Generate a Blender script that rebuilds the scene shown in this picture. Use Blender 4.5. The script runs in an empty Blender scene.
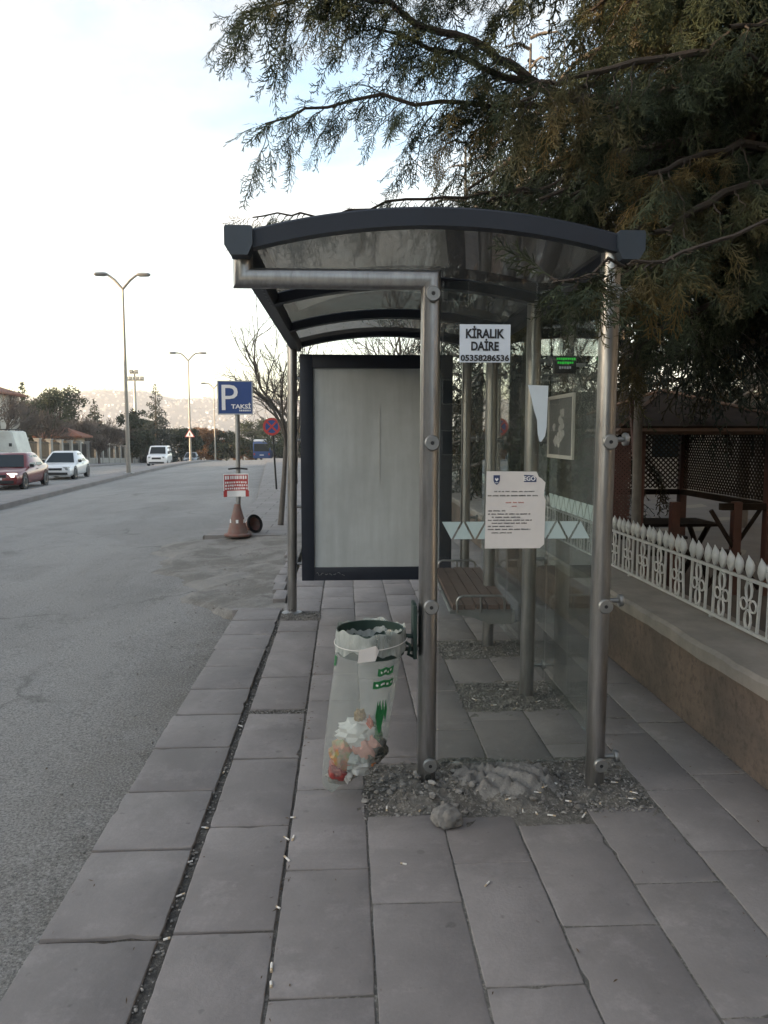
import bpy, bmesh, math, random
import numpy as np
from mathutils import Vector, Matrix, Euler
R = math.radians
rnd = random.Random(7)
HAZE, SKY, SUN, EXPO = .00034, .15, 2.4, 2.35
C = bpy.context.scene.collection
scene = bpy.context.scene

# ------------------------------------------------------------------ materials
def ramp(nt, fac, stops):
    r = nt.nodes.new('ShaderNodeValToRGB')
    el = r.color_ramp.elements
    while len(el) < len(stops): el.new(0.5)
    for e, (p, c) in zip(el, stops):
        e.position = p
        e.color = (c, c, c, 1) if isinstance(c, (int, float)) else (*c, 1)
    nt.links.new(fac, r.inputs[0])
    return r.outputs[0]
def noise(nt, scale, detail=5, rough=.6, vec=None, dist=0):
    n = nt.nodes.new('ShaderNodeTexNoise')
    n.inputs['Scale'].default_value = scale; n.inputs['Detail'].default_value = detail
    n.inputs['Roughness'].default_value = rough; n.inputs['Distortion'].default_value = dist
    if vec: nt.links.new(vec, n.inputs['Vector'])
    return n.outputs['Fac']
def mixc(nt, fac, a, b, mode='MIX'):
    m = nt.nodes.new('ShaderNodeMix'); m.data_type = 'RGBA'; m.blend_type = mode
    for v, i in ((fac, 0), (a, 6), (b, 7)):
        if hasattr(v, 'node'): nt.links.new(v, m.inputs[i])
        else: m.inputs[i].default_value = v if i == 0 else (*v, 1)
    return m.outputs[2]
def newmat(name):
    m = bpy.data.materials.new(name); m.use_nodes = True
    return m, m.node_tree, m.node_tree.nodes['Principled BSDF']
def worldpos(nt):
    g = nt.nodes.new('ShaderNodeNewGeometry'); return g.outputs['Position']
def objpos(nt):
    return nt.nodes.new('ShaderNodeTexCoord').outputs['Object']
def bump(nt, b, h, strength, dist=.01):
    n = nt.nodes.new('ShaderNodeBump'); n.inputs['Strength'].default_value = strength; n.inputs['Distance'].default_value = dist
    nt.links.new(h, n.inputs['Height']); nt.links.new(n.outputs[0], b.inputs['Normal'])
def mat(name, c, rough=.6, metal=0, var=.25, scale=8, c2=None, bmp=0, bscale=60, spec=.5, coat=0, island=0):
    m, nt, b = newmat(name)
    c2 = c2 or tuple(x*(1-var) for x in c)
    p = objpos(nt)
    f = ramp(nt, noise(nt, scale, 6, .65, p), [(.32, 0), (.7, 1)])
    col = mixc(nt, f, c, c2)
    if island:
        g = nt.nodes.new('ShaderNodeNewGeometry')
        h = nt.nodes.new('ShaderNodeHueSaturation')
        mr = nt.nodes.new('ShaderNodeMapRange'); mr.inputs[3].default_value = 1-island; mr.inputs[4].default_value = 1+island
        nt.links.new(g.outputs['Random Per Island'], mr.inputs[0]); nt.links.new(mr.outputs[0], h.inputs['Value'])
        nt.links.new(col, h.inputs['Color']); col = h.outputs[0]
    nt.links.new(col, b.inputs['Base Color'])
    b.inputs['Roughness'].default_value = rough; b.inputs['Metallic'].default_value = metal
    b.inputs['Specular IOR Level'].default_value = spec; b.inputs['Coat Weight'].default_value = coat
    if bmp: bump(nt, b, noise(nt, bscale, 4, .6, p), bmp)
    return m
def glassy(name, tint, refl=1.0, rough=0.0, ior=1.45, dirt=0, dirtcol=(.5, .52, .5), soft=False):
    """sheet glass / clear plastic: tinted see-through with a fresnel reflection and a film of dirt"""
    m = bpy.data.materials.new(name); m.use_nodes = True; nt = m.node_tree
    for n in list(nt.nodes):
        if n.type == 'BSDF_PRINCIPLED': nt.nodes.remove(n)
    out = [n for n in nt.nodes if n.type == 'OUTPUT_MATERIAL'][0]
    t = nt.nodes.new('ShaderNodeBsdfTransparent'); t.inputs[0].default_value = (*tint, 1)
    g = nt.nodes.new('ShaderNodeBsdfGlossy'); g.inputs['Roughness'].default_value = rough
    g.inputs[0].default_value = (refl, refl, refl, 1)
    fr = nt.nodes.new('ShaderNodeFresnel'); gm = nt.nodes.new('ShaderNodeNewGeometry')
    mr = nt.nodes.new('ShaderNodeMapRange'); mr.inputs[3].default_value = ior; mr.inputs[4].default_value = 1/ior   # same reflectance on both faces of the thin sheet
    nt.links.new(gm.outputs['Backfacing'], mr.inputs[0]); nt.links.new(mr.outputs[0], fr.inputs[0])
    mx = nt.nodes.new('ShaderNodeMixShader')
    nt.links.new(fr.outputs[0], mx.inputs[0]); nt.links.new(t.outputs[0], mx.inputs[1]); nt.links.new(g.outputs[0], mx.inputs[2])
    last = mx.outputs[0]
    if dirt:
        d = nt.nodes.new('ShaderNodeBsdfTranslucent' if soft else 'ShaderNodeBsdfDiffuse'); d.inputs[0].default_value = (*dirtcol, 1)
        p = objpos(nt)
        mp = nt.nodes.new('ShaderNodeMapping'); mp.inputs['Scale'].default_value = (2.2, 1.1, 1.2) if soft else (5, 5, 1.2); nt.links.new(p, mp.inputs[0])
        f = ramp(nt, noise(nt, 2.2, 7, .7, mp.outputs[0]), [(.35, dirt*.35), (.75, dirt)])
        m2 = nt.nodes.new('ShaderNodeMixShader')
        nt.links.new(f, m2.inputs[0]); nt.links.new(last, m2.inputs[1]); nt.links.new(d.outputs[0], m2.inputs[2]); last = m2.outputs[0]
    nt.links.new(last, out.inputs[0])
    return m

M = {}
def steelm():
    m, nt, b = newmat('brushed_steel'); p = worldpos(nt)
    mp = nt.nodes.new('ShaderNodeMapping'); mp.inputs['Scale'].default_value = (14, 14, 1.6); nt.links.new(p, mp.inputs[0])
    s = noise(nt, 2.5, 7, .7, mp.outputs[0]); g = noise(nt, 7, 8, .75, p)
    col = mixc(nt, ramp(nt, s, [(.35, 0), (.7, 1)]), (.37, .365, .36), (.23, .227, .222))
    grime = ramp(nt, g, [(.5, 0), (.85, .35)])
    col = mixc(nt, grime, col, (.19, .185, .175))
    nt.links.new(col, b.inputs['Base Color']); b.inputs['Metallic'].default_value = .92
    nt.links.new(ramp(nt, g, [(.3, .27), (.8, .40)]), b.inputs['Roughness'])
    bump(nt, b, s, .04, .002); return m
M['steel'] = steelm()
M['steel_dull'] = mat('dull_galvanised', (.34, .345, .34), .5, .85, .3, 7)
M['dark_metal'] = mat('dark_blue_grey_paint', (.017, .022, .034), .45, 0, .25, 5, spec=.35)
M['cap_metal'] = mat('cap_blue_grey', (.028, .042, .060), .45, 0, .25, 5)
M['roof_sheet'] = glassy('smoked_roof_sheet', (.37, .36, .345), 1, .015, 1.52, .24, (.26, .25, .235), True)  # film mottled so the sheet shows a painted, cloud-like skylight
M['glass'] = glassy('shelter_glass', (.88, .905, .89), 1, 0, 1.40, .010)
M['band'] = mat('band_sticker', (.40, .50, .50), .6, var=.1)
M['wood_seat'] = mat('bench_wood', (.115, .075, .058), .6, 0, .4, 6, bmp=.2, bscale=40, island=.25)
M['paper'] = mat('paper_bluish', (.62, .68, .76), .7, var=.06, scale=5)
M['paper_white'] = mat('paper_white', (.66, .63, .61), .7, var=.12, scale=6)
M['torn'] = mat('paper_torn', (.56, .64, .70), .8, var=.1)
M['ink'] = mat('ink_black', (.015, .015, .018), .6, var=.1)
M['ink_soft'] = mat('ink_soft', (.09, .085, .085), .7, var=.1)
M['ink_red'] = mat('ink_red', (.45, .14, .12), .7, var=.1)
M['ink_blue'] = mat('ink_blue', (.03, .05, .13), .6, var=.15)
M['white'] = mat('white_paint', (.8, .8, .8), .45, var=.06)
M['sign_blue'] = mat('sign_blue', (.018, .06, .22), .4, var=.12, scale=3)
M['sign_red'] = mat('sign_red', (.42, .04, .04), .45, var=.15)
M['green'] = mat('bin_green', (.012, .034, .027), .55, var=.25)
M['green_print'] = mat('green_print', (.01, .17, .05), .5, var=.2)
M['cone'] = mat('cone_plastic', (.19, .075, .055), .7, var=.5, scale=9, c2=(.17, .135, .12))
M['rubber'] = mat('black_rubber', (.025, .026, .028), .75, var=.3)
M['iron_white'] = mat('white_iron', (.42, .43, .43), .5, var=.22, scale=18, bmp=.15)
M['gazebo_wood'] = mat('gazebo_wood', (.075, .025, .017), .55, var=.45, scale=5, bmp=.15)
M['gazebo_dark'] = mat('gazebo_weathered', (.026, .018, .013), .9, var=.5, scale=5, spec=.15)
M['bark'] = mat('bark', (.115, .09, .07), .9, var=.5, scale=9, bmp=.6, bscale=25)
M['bark_grey'] = mat('bark_grey', (.15, .135, .12), .9, var=.4, scale=6, bmp=.5, bscale=25)
M['twig'] = mat('twig', (.12, .10, .09), .9, var=.3)
M['butt'] = mat('cigarette_paper', (.72, .70, .66), .8, var=.15)
M['stone'] = mat('broken_concrete', (.225, .217, .205), .95, var=.45, scale=14, bmp=.8, bscale=45)
M['rubble'] = mat('rubble', (.25, .24, .225), .95, var=.45, scale=12, island=.4)
M['car_white'] = mat('car_white', (.72, .73, .74), .3, var=.06, coat=.5)
M['car_red'] = mat('car_dark_red', (.17, .018, .02), .28, .2, .2, coat=.7)
M['car_grey'] = mat('car_grey', (.10, .12, .15), .3, .3, .2, coat=.6)
M['bus_blue'] = mat('bus_blue', (.02, .075, .24), .35, var=.1, coat=.4)
M['van_dirty'] = mat('van_dirty_white', (.60, .62, .58), .5, var=.25, scale=1.3)
M['carglass'] = mat('car_window', (.022, .028, .03), .12, var=.1, spec=.28)
M['chrome'] = mat('chrome', (.6, .6, .6), .2, 1, .1)
M['lampglass'] = mat('headlight_lens', (.33, .35, .36), .15, var=.2, spec=.8)
M['plate'] = mat('number_plate', (.7, .7, .7), .5, var=.1)
M['conc'] = mat('pillar_concrete', (.30, .29, .27), .9, var=.3, scale=3)
M['roof_tile'] = mat('clay_tiles', (.23, .085, .05), .8, var=.35, scale=3, bmp=.4, bscale=12)
M['facade'] = mat('cream_facade', (.48, .45, .40), .9, var=.15, scale=1)
M['facade2'] = mat('ochre_facade', (.40, .32, .24), .9, var=.2, scale=1)
M['garden_soil'] = mat('garden_soil', (.09, .08, .07), .95, var=.35, scale=1.5)
M['iron_dark'] = mat('dark_railings', (.02, .022, .02), .6, var=.2)
M['bronze'] = mat('lamp_post_paint', (.30, .285, .26), .5, .55, .25, 3)

def leafmat(name, c, c2, brown=None, scale=.9, trans=.25):
    m, nt, b = newmat(name)
    p = worldpos(nt)
    f = ramp(nt, noise(nt, scale*5, 4, .6, p), [(.35, 0), (.68, 1)])
    col = mixc(nt, f, c, c2)
    if brown:
        fb = ramp(nt, noise(nt, scale, 3, .55, p), [(.53, 0), (.65, .8)])
        col = mixc(nt, fb, col, brown)
    g = nt.nodes.new('ShaderNodeNewGeometry')
    h = nt.nodes.new('ShaderNodeHueSaturation')
    mr = nt.nodes.new('ShaderNodeMapRange'); mr.inputs[3].default_value = .6; mr.inputs[4].default_value = 1.4
    nt.links.new(g.outputs['Random Per Island'], mr.inputs[0]); nt.links.new(mr.outputs[0], h.inputs['Value'])
    nt.links.new(col, h.inputs['Color']); col = h.outputs[0]
    nt.links.new(col, b.inputs['Base Color']); b.inputs['Roughness'].default_value = .7
    b.inputs['Specular IOR Level'].default_value = .25
    tr = nt.nodes.new('ShaderNodeBsdfTranslucent'); nt.links.new(col, tr.inputs[0])
    mx = nt.nodes.new('ShaderNodeMixShader'); mx.inputs[0].default_value = trans
    out = [n for n in nt.nodes if n.type == 'OUTPUT_MATERIAL'][0]
    nt.links.new(b.outputs[0], mx.inputs[1]); nt.links.new(tr.outputs[0], mx.inputs[2]); nt.links.new(mx.outputs[0], out.inputs[0])
    return m
M['cedar'] = leafmat('cedar_foliage', (.048, .060, .030), (.026, .038, .024), (.128, .085, .03), 1.1)  # brown patches: dead inner foliage plus golden sunlight put into the colour
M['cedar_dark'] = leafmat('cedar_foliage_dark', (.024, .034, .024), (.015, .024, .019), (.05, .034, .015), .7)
M['pine'] = leafmat('pine_foliage', (.045, .06, .036), (.03, .045, .033), None, .3)
M['fir'] = leafmat('fir_foliage', (.055, .068, .062), (.04, .055, .05), None, .3)
M['autumn'] = leafmat('autumn_foliage', (.22, .11, .045), (.15, .08, .04), None, .3)
M['scrub'] = leafmat('hedge_foliage', (.06, .075, .04), (.04, .05, .028), None, .5)

def asphalt():
    m, nt, b = newmat('asphalt'); p = worldpos(nt)
    fine = noise(nt, 85, 4, .8, p)
    med = noise(nt, 2.2, 6, .7, p)
    big = noise(nt, .35, 5, .6, p, .6)
    base = mixc(nt, ramp(nt, big, [(.35, 0), (.66, 1)]), (.268, .26, .247), (.205, .199, .19))
    mp = nt.nodes.new('ShaderNodeMapping'); mp.inputs['Scale'].default_value = (.9, .07, 1); nt.links.new(p, mp.inputs[0])
    base = mixc(nt, ramp(nt, noise(nt, 1.1, 6, .65, mp.outputs[0]), [(.42, 0), (.62, .6)]), base, (.30, .292, .28))
    pat = ramp(nt, noise(nt, .22, 2, .4, p, 1.4), [(.56, 0), (.60, .28)])
    base = mixc(nt, pat, base, (.14, .137, .132))
    sx = nt.nodes.new('ShaderNodeSeparateXYZ'); nt.links.new(p, sx.inputs[0])
    mr = nt.nodes.new('ShaderNodeMapRange'); mr.inputs[1].default_value = -1.5; mr.inputs[2].default_value = -.95; nt.links.new(sx.outputs[0], mr.inputs[0])
    gm = nt.nodes.new('ShaderNodeMath'); gm.operation = 'MULTIPLY'; nt.links.new(mr.outputs[0], gm.inputs[0]); nt.links.new(ramp(nt, noise(nt, 3, 6, .75, p), [(.35, .2), (.6, .9)]), gm.inputs[1])
    base = mixc(nt, gm.outputs[0], base, (.15, .138, .12))          # grit washed against the kerb
    base = mixc(nt, ramp(nt, noise(nt, 1.1, 3, .6, p, .3), [(.68, 0), (.76, .3)]), base, (.10, .097, .093))
    base = mixc(nt, ramp(nt, med, [(.52, 0), (.75, .5)]), base, (.14, .136, .13))
    base = mixc(nt, ramp(nt, fine, [(.40, .75), (.49, 0)]), base, (.07, .07, .07))
    base = mixc(nt, ramp(nt, fine, [(.53, 0), (.62, .6)]), base, (.42, .41, .39))
    # thin cracks
    v = nt.nodes.new('ShaderNodeTexVoronoi'); v.feature = 'DISTANCE_TO_EDGE'; v.inputs['Scale'].default_value = .33
    wob = nt.nodes.new('ShaderNodeTexNoise'); wob.inputs['Scale'].default_value = 1.6; wob.inputs['Detail'].default_value = 6
    nt.links.new(p, wob.inputs['Vector'])
    va = nt.nodes.new('ShaderNodeVectorMath'); va.operation = 'MULTIPLY_ADD'; va.inputs[1].default_value = (1.1, 1.1, 0)
    nt.links.new(wob.outputs['Color'], va.inputs[0]); nt.links.new(p, va.inputs[2]); nt.links.new(va.outputs[0], v.inputs['Vector'])
    gate = ramp(nt, noise(nt, .5, 2, .5, p), [(.5, 0), (.6, 1)])
    cr = ramp(nt, v.outputs['Distance'], [(.0, .45), (.010, 0)])
    mu = nt.nodes.new('ShaderNodeMath'); mu.operation = 'MULTIPLY'; nt.links.new(cr, mu.inputs[0]); nt.links.new(gate, mu.inputs[1])
    base = mixc(nt, mu.outputs[0], base, (.05, .048, .045))
    nt.links.new(base, b.inputs['Base Color']); b.inputs['Roughness'].default_value = .82
    b.inputs['Specular IOR Level'].default_value = .35
    hh = nt.nodes.new('ShaderNodeMath'); hh.operation = 'ADD'; nt.links.new(fine, hh.inputs[0]); nt.links.new(med, hh.inputs[1])
    bump(nt, b, hh.outputs[0], .8, .012)
    return m
M['asphalt'] = asphalt()

def paverm(name, c, var):
    m, nt, b = newmat(name); p = worldpos(nt)
    g = nt.nodes.new('ShaderNodeNewGeometry')
    mr = nt.nodes.new('ShaderNodeMapRange'); mr.inputs[3].default_value = 1-var; mr.inputs[4].default_value = 1+var
    nt.links.new(g.outputs['Random Per Island'], mr.inputs[0])
    big = noise(nt, 1.6, 6, .65, p); fine = noise(nt, 90, 3, .7, p); mid = noise(nt, 9, 5, .6, p)
    dk = tuple(x*.72 for x in c)
    col = mixc(nt, ramp(nt, big, [(.36, 0), (.68, 1)]), c, dk)
    col = mixc(nt, ramp(nt, mid, [(.58, 0), (.74, .45)]), col, tuple(x*.55 for x in c))
    col = mixc(nt, ramp(nt, noise(nt, 22, 2, .5, p), [(.70, 0), (.76, .6)]), col, tuple(x*.4 for x in c))
    col = mixc(nt, ramp(nt, fine, [(.4, .28), (.62, 0)]), col, tuple(x*.7 for x in c))
    vo = nt.nodes.new('ShaderNodeTexVoronoi'); vo.inputs['Scale'].default_value = 4.2; nt.links.new(p, vo.inputs['Vector'])
    col = mixc(nt, ramp(nt, vo.outputs['Distance'], [(.045, .6), (.075, 0)]), col, tuple(x*.42 for x in c))      # old chewing gum
    col = mixc(nt, ramp(nt, noise(nt, .9, 8, .75, p, 1.2), [(.47, 0), (.64, .75)]), col, tuple(x*.66 for x in c))
    col = mixc(nt, ramp(nt, noise(nt, 3.4, 8, .8, p), [(.53, 0), (.72, .65)]), col, tuple(min(1, x*1.28) for x in c))
    h = nt.nodes.new('ShaderNodeHueSaturation'); nt.links.new(mr.outputs[0], h.inputs['Value']); nt.links.new(col, h.inputs['Color'])
    nt.links.new(h.outputs[0], b.inputs['Base Color'])
    b.inputs['Roughness'].default_value = .72; b.inputs['Specular IOR Level'].default_value = .4
    hh = nt.nodes.new('ShaderNodeMath'); hh.operation = 'ADD'; nt.links.new(fine, hh.inputs[0]); nt.links.new(mid, hh.inputs[1])
    bump(nt, b, hh.outputs[0], .25, .004)
    return m
M['paver'] = paverm('andesite_paver', (.243, .224, .219), .11)
M['kerbstone'] = paverm('kerb_stone', (.24, .223, .218), .09)
def dirtm(name, c):
    m, nt, b = newmat(name); p = worldpos(nt)
    f1 = noise(nt, 5, 8, .7, p); f2 = noise(nt, 48, 5, .75, p)
    col = mixc(nt, ramp(nt, f1, [(.35, 0), (.65, 1)]), c, tuple(x*.5 for x in c))
    col = mixc(nt, ramp(nt, f2, [(.5, 0), (.68, .8)]), col, tuple(min(1, x*1.9) for x in c))
    nt.links.new(col, b.inputs['Base Color']); b.inputs['Roughness'].default_value = .95; b.inputs['Specular IOR Level'].default_value = .2
    bump(nt, b, f2, .9, .015)
    return m
M['dirt'] = dirtm('dirt', (.185, .176, .16))
M['joint'] = dirtm('joint_dirt', (.12, .112, .102))
M['farground'] = mat('dry_ground', (.16, .145, .11), .95, var=.4, scale=.05)
M['farhill'] = mat('hillside', (.15, .145, .14), .95, var=.35, scale=.01)
def plaster():
    m, nt, b = newmat('stained_plaster'); p = worldpos(nt)
    f = noise(nt, 3.2, 7, .7, p); f2 = noise(nt, 26, 5, .7, p)
    col = mixc(nt, ramp(nt, f, [(.38, 0), (.62, 1)]), (.138, .102, .082), (.082, .067, .057))
    col = mixc(nt, ramp(nt, f2, [(.50, 0), (.68, .85)]), col, (.055, .046, .04))
    nt.links.new(col, b.inputs['Base Color']); b.inputs['Roughness'].default_value = .95
    bump(nt, b, f2, .5, .01); return m
M['plaster'] = plaster()
M['coping'] = mat('coping_concrete', (.225, .207, .187), .9, var=.35, scale=5, bmp=.5, bscale=30)
def adpanel():
    m, nt, b = newmat('dirty_acrylic'); p = objpos(nt)
    mp = nt.nodes.new('ShaderNodeMapping'); mp.inputs['Scale'].default_value = (7, 7, .7); nt.links.new(p, mp.inputs[0])
    s = noise(nt, 1.4, 7, .65, mp.outputs[0]); cl = noise(nt, 2.0, 6, .65, p)
    col = mixc(nt, ramp(nt, s, [(.36, 0), (.7, 1)]), (.49, .53, .54), (.39, .42, .425))
    col = mixc(nt, ramp(nt, cl, [(.42, 0), (.7, .6)]), col, (.33, .35, .355))
    nt.links.new(col, b.inputs['Base Color']); b.inputs['Roughness'].default_value = .32; b.inputs['Specular IOR Level'].default_value = .5
    return m
M['adpanel'] = adpanel()
M['bag'] = glassy('clear_bag_film', (.86, .90, .88), .9, .07, 1.4, .26, (.80, .82, .80))
M['bag2'] = glassy('clear_bag_cuff', (.80, .85, .83), .9, .10, 1.4, .62, (.66, .70, .67))

# ------------------------------------------------------------------ geometry helpers
class MB:
    def __init__(s): s.v = []; s.f = []; s.mi = []; s.cur = 0
    def add(s, vs, fs):
        o = len(s.v); s.v.extend([tuple(v) for v in vs])
        for f in fs: s.f.append(tuple(i+o for i in f)); s.mi.append(s.cur)
        return s
    def box(s, x0, x1, y0, y1, z0, z1, b=0, rot=None, org=None):
        if b <= 0:
            vs = [(x, y, z) for z in (z0, z1) for y in (y0, y1) for x in (x0, x1)]
            fs = [(0, 2, 3, 1), (4, 5, 7, 6), (0, 1, 5, 4), (2, 6, 7, 3), (0, 4, 6, 2), (1, 3, 7, 5)]
        else:
            bm = bmesh.new(); bmesh.ops.create_cube(bm, size=1)
            for v in bm.verts:
                v.co = ((x0+x1)/2+v.co.x*(x1-x0), (y0+y1)/2+v.co.y*(y1-y0), (z0+z1)/2+v.co.z*(z1-z0))
            bmesh.ops.bevel(bm, geom=bm.edges[:], offset=b, segments=2, affect='EDGES', profile=.6)
            vs = [tuple(v.co) for v in bm.verts]; fs = [tuple(v.index for v in f.verts) for f in bm.faces]
            bm.free()
        if rot is not None:
            o = Vector(org or ((x0+x1)/2, (y0+y1)/2, (z0+z1)/2)); mm = rot.to_matrix() if isinstance(rot, Euler) else rot
            vs = [tuple(o + mm @ (Vector(v)-o)) for v in vs]
        return s.add(vs, fs)
    def tube(s, pts, rad, seg=12, cap=True):
        pts = [Vector(p) for p in pts]; n = len(pts)
        rad = [rad]*n if isinstance(rad, (int, float)) else rad
        vs = []; fs = []
        up = None
        for i, p in enumerate(pts):
            d0 = (pts[i]-pts[i-1]).normalized() if i else (pts[1]-pts[0]).normalized()
            d1 = (pts[i+1]-pts[i]).normalized() if i < n-1 else d0
            t = (d0+d1)
            t = t.normalized() if t.length > 1e-6 else d0
            if up is None:
                a = Vector((0, 0, 1)) if abs(t.z) < .9 else Vector((1, 0, 0))
                up = (a - t*a.dot(t)).normalized()
            else:
                up = (up - t*up.dot(t)); up = up.normalized() if up.length > 1e-6 else t.orthogonal().normalized()
            sd = t.cross(up)
            k = 1/max(.35, t.dot(d0)) if 0 < i < n-1 else 1
            # mitre: stretch along the bend direction
            bend = (d1-d0); bend = (bend - t*bend.dot(t)); bl = bend.length
            for j in range(seg):
                a = 2*math.pi*j/seg
                q = (up*math.cos(a)+sd*math.sin(a))*rad[i]
                if bl > 1e-4:
                    bn = bend/bl; q = q + bn*q.dot(bn)*(k-1)
                vs.append(p+q)
        for i in range(n-1):
            for j in range(seg):
                a, b = i*seg+j, i*seg+(j+1) % seg
                fs.append((a, b, b+seg, a+seg))
        if cap:
            fs.append(tuple(range(seg-1, -1, -1))); fs.append(tuple(range((n-1)*seg, n*seg)))
        return s.add(vs, fs)
    def lathe(s, prof, org=(0, 0, 0), seg=20, axis='Z', cap=True):
        vs = []; fs = []; n = len(prof)
        for r, h in prof:
            for j in range(seg):
                a = 2*math.pi*j/seg; x, y = r*math.cos(a), r*math.sin(a)
                v = {'Z': (x, y, h), 'Y': (x, h, y), 'X': (h, x, y)}[axis]
                vs.append(tuple(v[k]+org[k] for k in range(3)))
        for i in range(n-1):
            for j in range(seg):
                a, b = i*seg+j, i*seg+(j+1) % seg
                fs.append((a, b, b+seg, a+seg))
        if cap: fs.append(tuple(range(seg-1, -1, -1))); fs.append(tuple(range((n-1)*seg, n*seg)))
        return s.add(vs, fs)
    def prism(s, poly, t, fn):
        """poly 2-D outline, thickness t, fn(a,b,h)->xyz"""
        n = len(poly)
        vs = [fn(a, b, 0) for a, b in poly]+[fn(a, b, t) for a, b in poly]
        fs = [tuple(range(n-1, -1, -1)), tuple(range(n, 2*n))]+[(i, (i+1) % n, (i+1) % n+n, i+n) for i in range(n)]
        return s.add(vs, fs)
    def grid(s, xs, ys, fn):
        nx = len(xs)
        vs = [(x, y, fn(x, y)) for y in ys for x in xs]
        fs = [(j*nx+i, j*nx+i+1, (j+1)*nx+i+1, (j+1)*nx+i) for j in range(len(ys)-1) for i in range(nx-1)]
        return s.add(vs, fs)
    def loft(s, rings, closed=True, cap=True):
        n = len(rings[0]); vs = [v for r in rings for v in r]; fs = []
        for i in range(len(rings)-1):
            for j in range(n if closed else n-1):
                a, b = i*n+j, i*n+(j+1) % n
                fs.append((a, b, b+n, a+n))
        if cap: fs.append(tuple(range(n-1, -1, -1))); fs.append(tuple(range((len(rings)-1)*n, len(rings)*n)))
        return s.add(vs, fs)
    def build(s, name, mats, parent=None, smooth=35, fix=True):
        me = bpy.data.meshes.new(name)
        off = Vector((0, 0, 0))
        if parent is not None:
            q = parent
            while q is not None: off += q.location; q = q.parent
            if not getattr(MB, 'world', True): off = Vector((0, 0, 0))
        me.from_pydata([(v[0]-off.x, v[1]-off.y, v[2]-off.z) for v in s.v], [], s.f)
        mats = mats if isinstance(mats, (list, tuple)) else [mats]
        for m in mats: me.materials.append(m)
        if len(mats) > 1: me.polygons.foreach_set('material_index', s.mi)
        if fix:
            bm = bmesh.new(); bm.from_mesh(me); bmesh.ops.recalc_face_normals(bm, faces=bm.faces[:]); bm.to_mesh(me); bm.free()
        if smooth:
            me.shade_smooth(); me.set_sharp_from_angle(angle=R(smooth))
        o = bpy.data.objects.new(name, me); C.objects.link(o)
        if parent is not None: o.parent = parent
        return o
MB.world = True
class local:                     # inside this block part meshes are given in the coordinates of their thing
    def __enter__(s): MB.world = False
    def __exit__(s, *a): MB.world = True

def tag(o, label=None, cat=None, group=None, kind=None):
    if label: o['label'] = label
    if cat: o['category'] = cat
    if group: o['group'] = group
    if kind: o['kind'] = kind
    return o
def thing(name, label, cat, loc=(0, 0, 0), rz=0, group=None):
    o = bpy.data.objects.new(name, None); C.objects.link(o)
    o.location = loc; o.rotation_euler = (0, 0, rz); o.empty_display_size = .1
    return tag(o, label, cat, group)
def copy_tree(o, parent=None):
    c = o.copy(); C.objects.link(c); c.parent = parent
    for ch in list(o.children): copy_tree(ch, c)
    return c
def raw_mesh(name, V, F, mats, parent=None, mi=None):
    """numpy vertices (n,3) and quads (m,4)"""
    me = bpy.data.meshes.new(name)
    me.vertices.add(len(V)); me.vertices.foreach_set('co', np.asarray(V, np.float32).ravel())
    F = np.asarray(F, np.int32)
    me.loops.add(F.size); me.loops.foreach_set('vertex_index', F.ravel())
    me.polygons.add(len(F)); me.polygons.foreach_set('loop_start', np.arange(len(F), dtype=np.int32)*F.shape[1])
    me.polygons.foreach_set('loop_total', np.full(len(F), F.shape[1], np.int32))
    me.update(calc_edges=True)
    mats = mats if isinstance(mats, (list, tuple)) else [mats]
    for m in mats: me.materials.append(m)
    o = bpy.data.objects.new(name, me); C.objects.link(o)
    if parent is not None: o.parent = parent
    return o
def lettering(name, txt, size, m, parent, loc, rot, bold=0.0, align='CENTER', depth=.0008, sx=1.0, space=1.0):
    cu = bpy.data.curves.new(name, 'FONT'); cu.body = txt; cu.size = size; cu.align_x = align; cu.align_y = 'CENTER'
    cu.offset = bold; cu.extrude = depth; cu.space_character = space; cu.resolution_u = 3
    t = bpy.data.objects.new(name, cu); C.objects.link(t)
    bpy.context.view_layer.update()
    me = bpy.data.meshes.new_from_object(t.evaluated_get(bpy.context.evaluated_depsgraph_get()))
    bpy.data.objects.remove(t)
    me.materials.clear(); me.materials.append(m); me.name = name
    o = bpy.data.objects.new(name, me); C.objects.link(o)
    o.location = loc; o.rotation_euler = rot; o.scale = (sx, 1, 1); o.parent = parent
    return o
FRONT = (R(90), 0, 0)

# ------------------------------------------------------------------ terrain
def Lz(Y):
    d = max(0, Y-20); d2 = min(d, 110); v = .0063*d2+.000113*d2*d2
    if d > 110: v += .035*min(d-110, 220)
    v += .00013*min(max(0, Y-40), 120)**2
    return v
def xrs(Y): return -1.5-.094*max(0, Y-12)
def xm(Y): return -8.2-.094*(Y-18.7)
def zroad(X, Y): return -.12-.03*min(max(0, xrs(Y)-X), 7)-Lz(Y)
def zopp(X, Y): return zroad(X, Y)-.3
def lin(a, b, n): return [a+(b-a)*i/(n-1) for i in range(n)]
def hn(x, y, s=0): return math.sin(x*1.7+s)*math.cos(y*2.3-s*1.3)+.5*math.sin(x*4.1-y*3.3+s*2)

xsg = [-2300, -1200, -700, -300, -120, -70, -50, -40]+lin(-35, 2, 38)+[2.05, 3, 5, 8, 14, 30, 60, 120, 300, 700, 1200, 2300]
ysg = [-120, -60, -30, -10, -5]+lin(0, 140, 71)+[150, 170, 200, 250, 300, 350, 420, 600, 900, 1400, 2300]
def zg(x, y):
    if x > 2.02: return -.45 if y < 40 else -.45-Lz(y)
    z = zroad(x, y)-.10
    if x < xm(y)-.5: z -= .3
    return z
tag(MB().grid(xsg, ysg, zg).build('ground', M['farground'], smooth=60), kind='structure')
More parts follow.
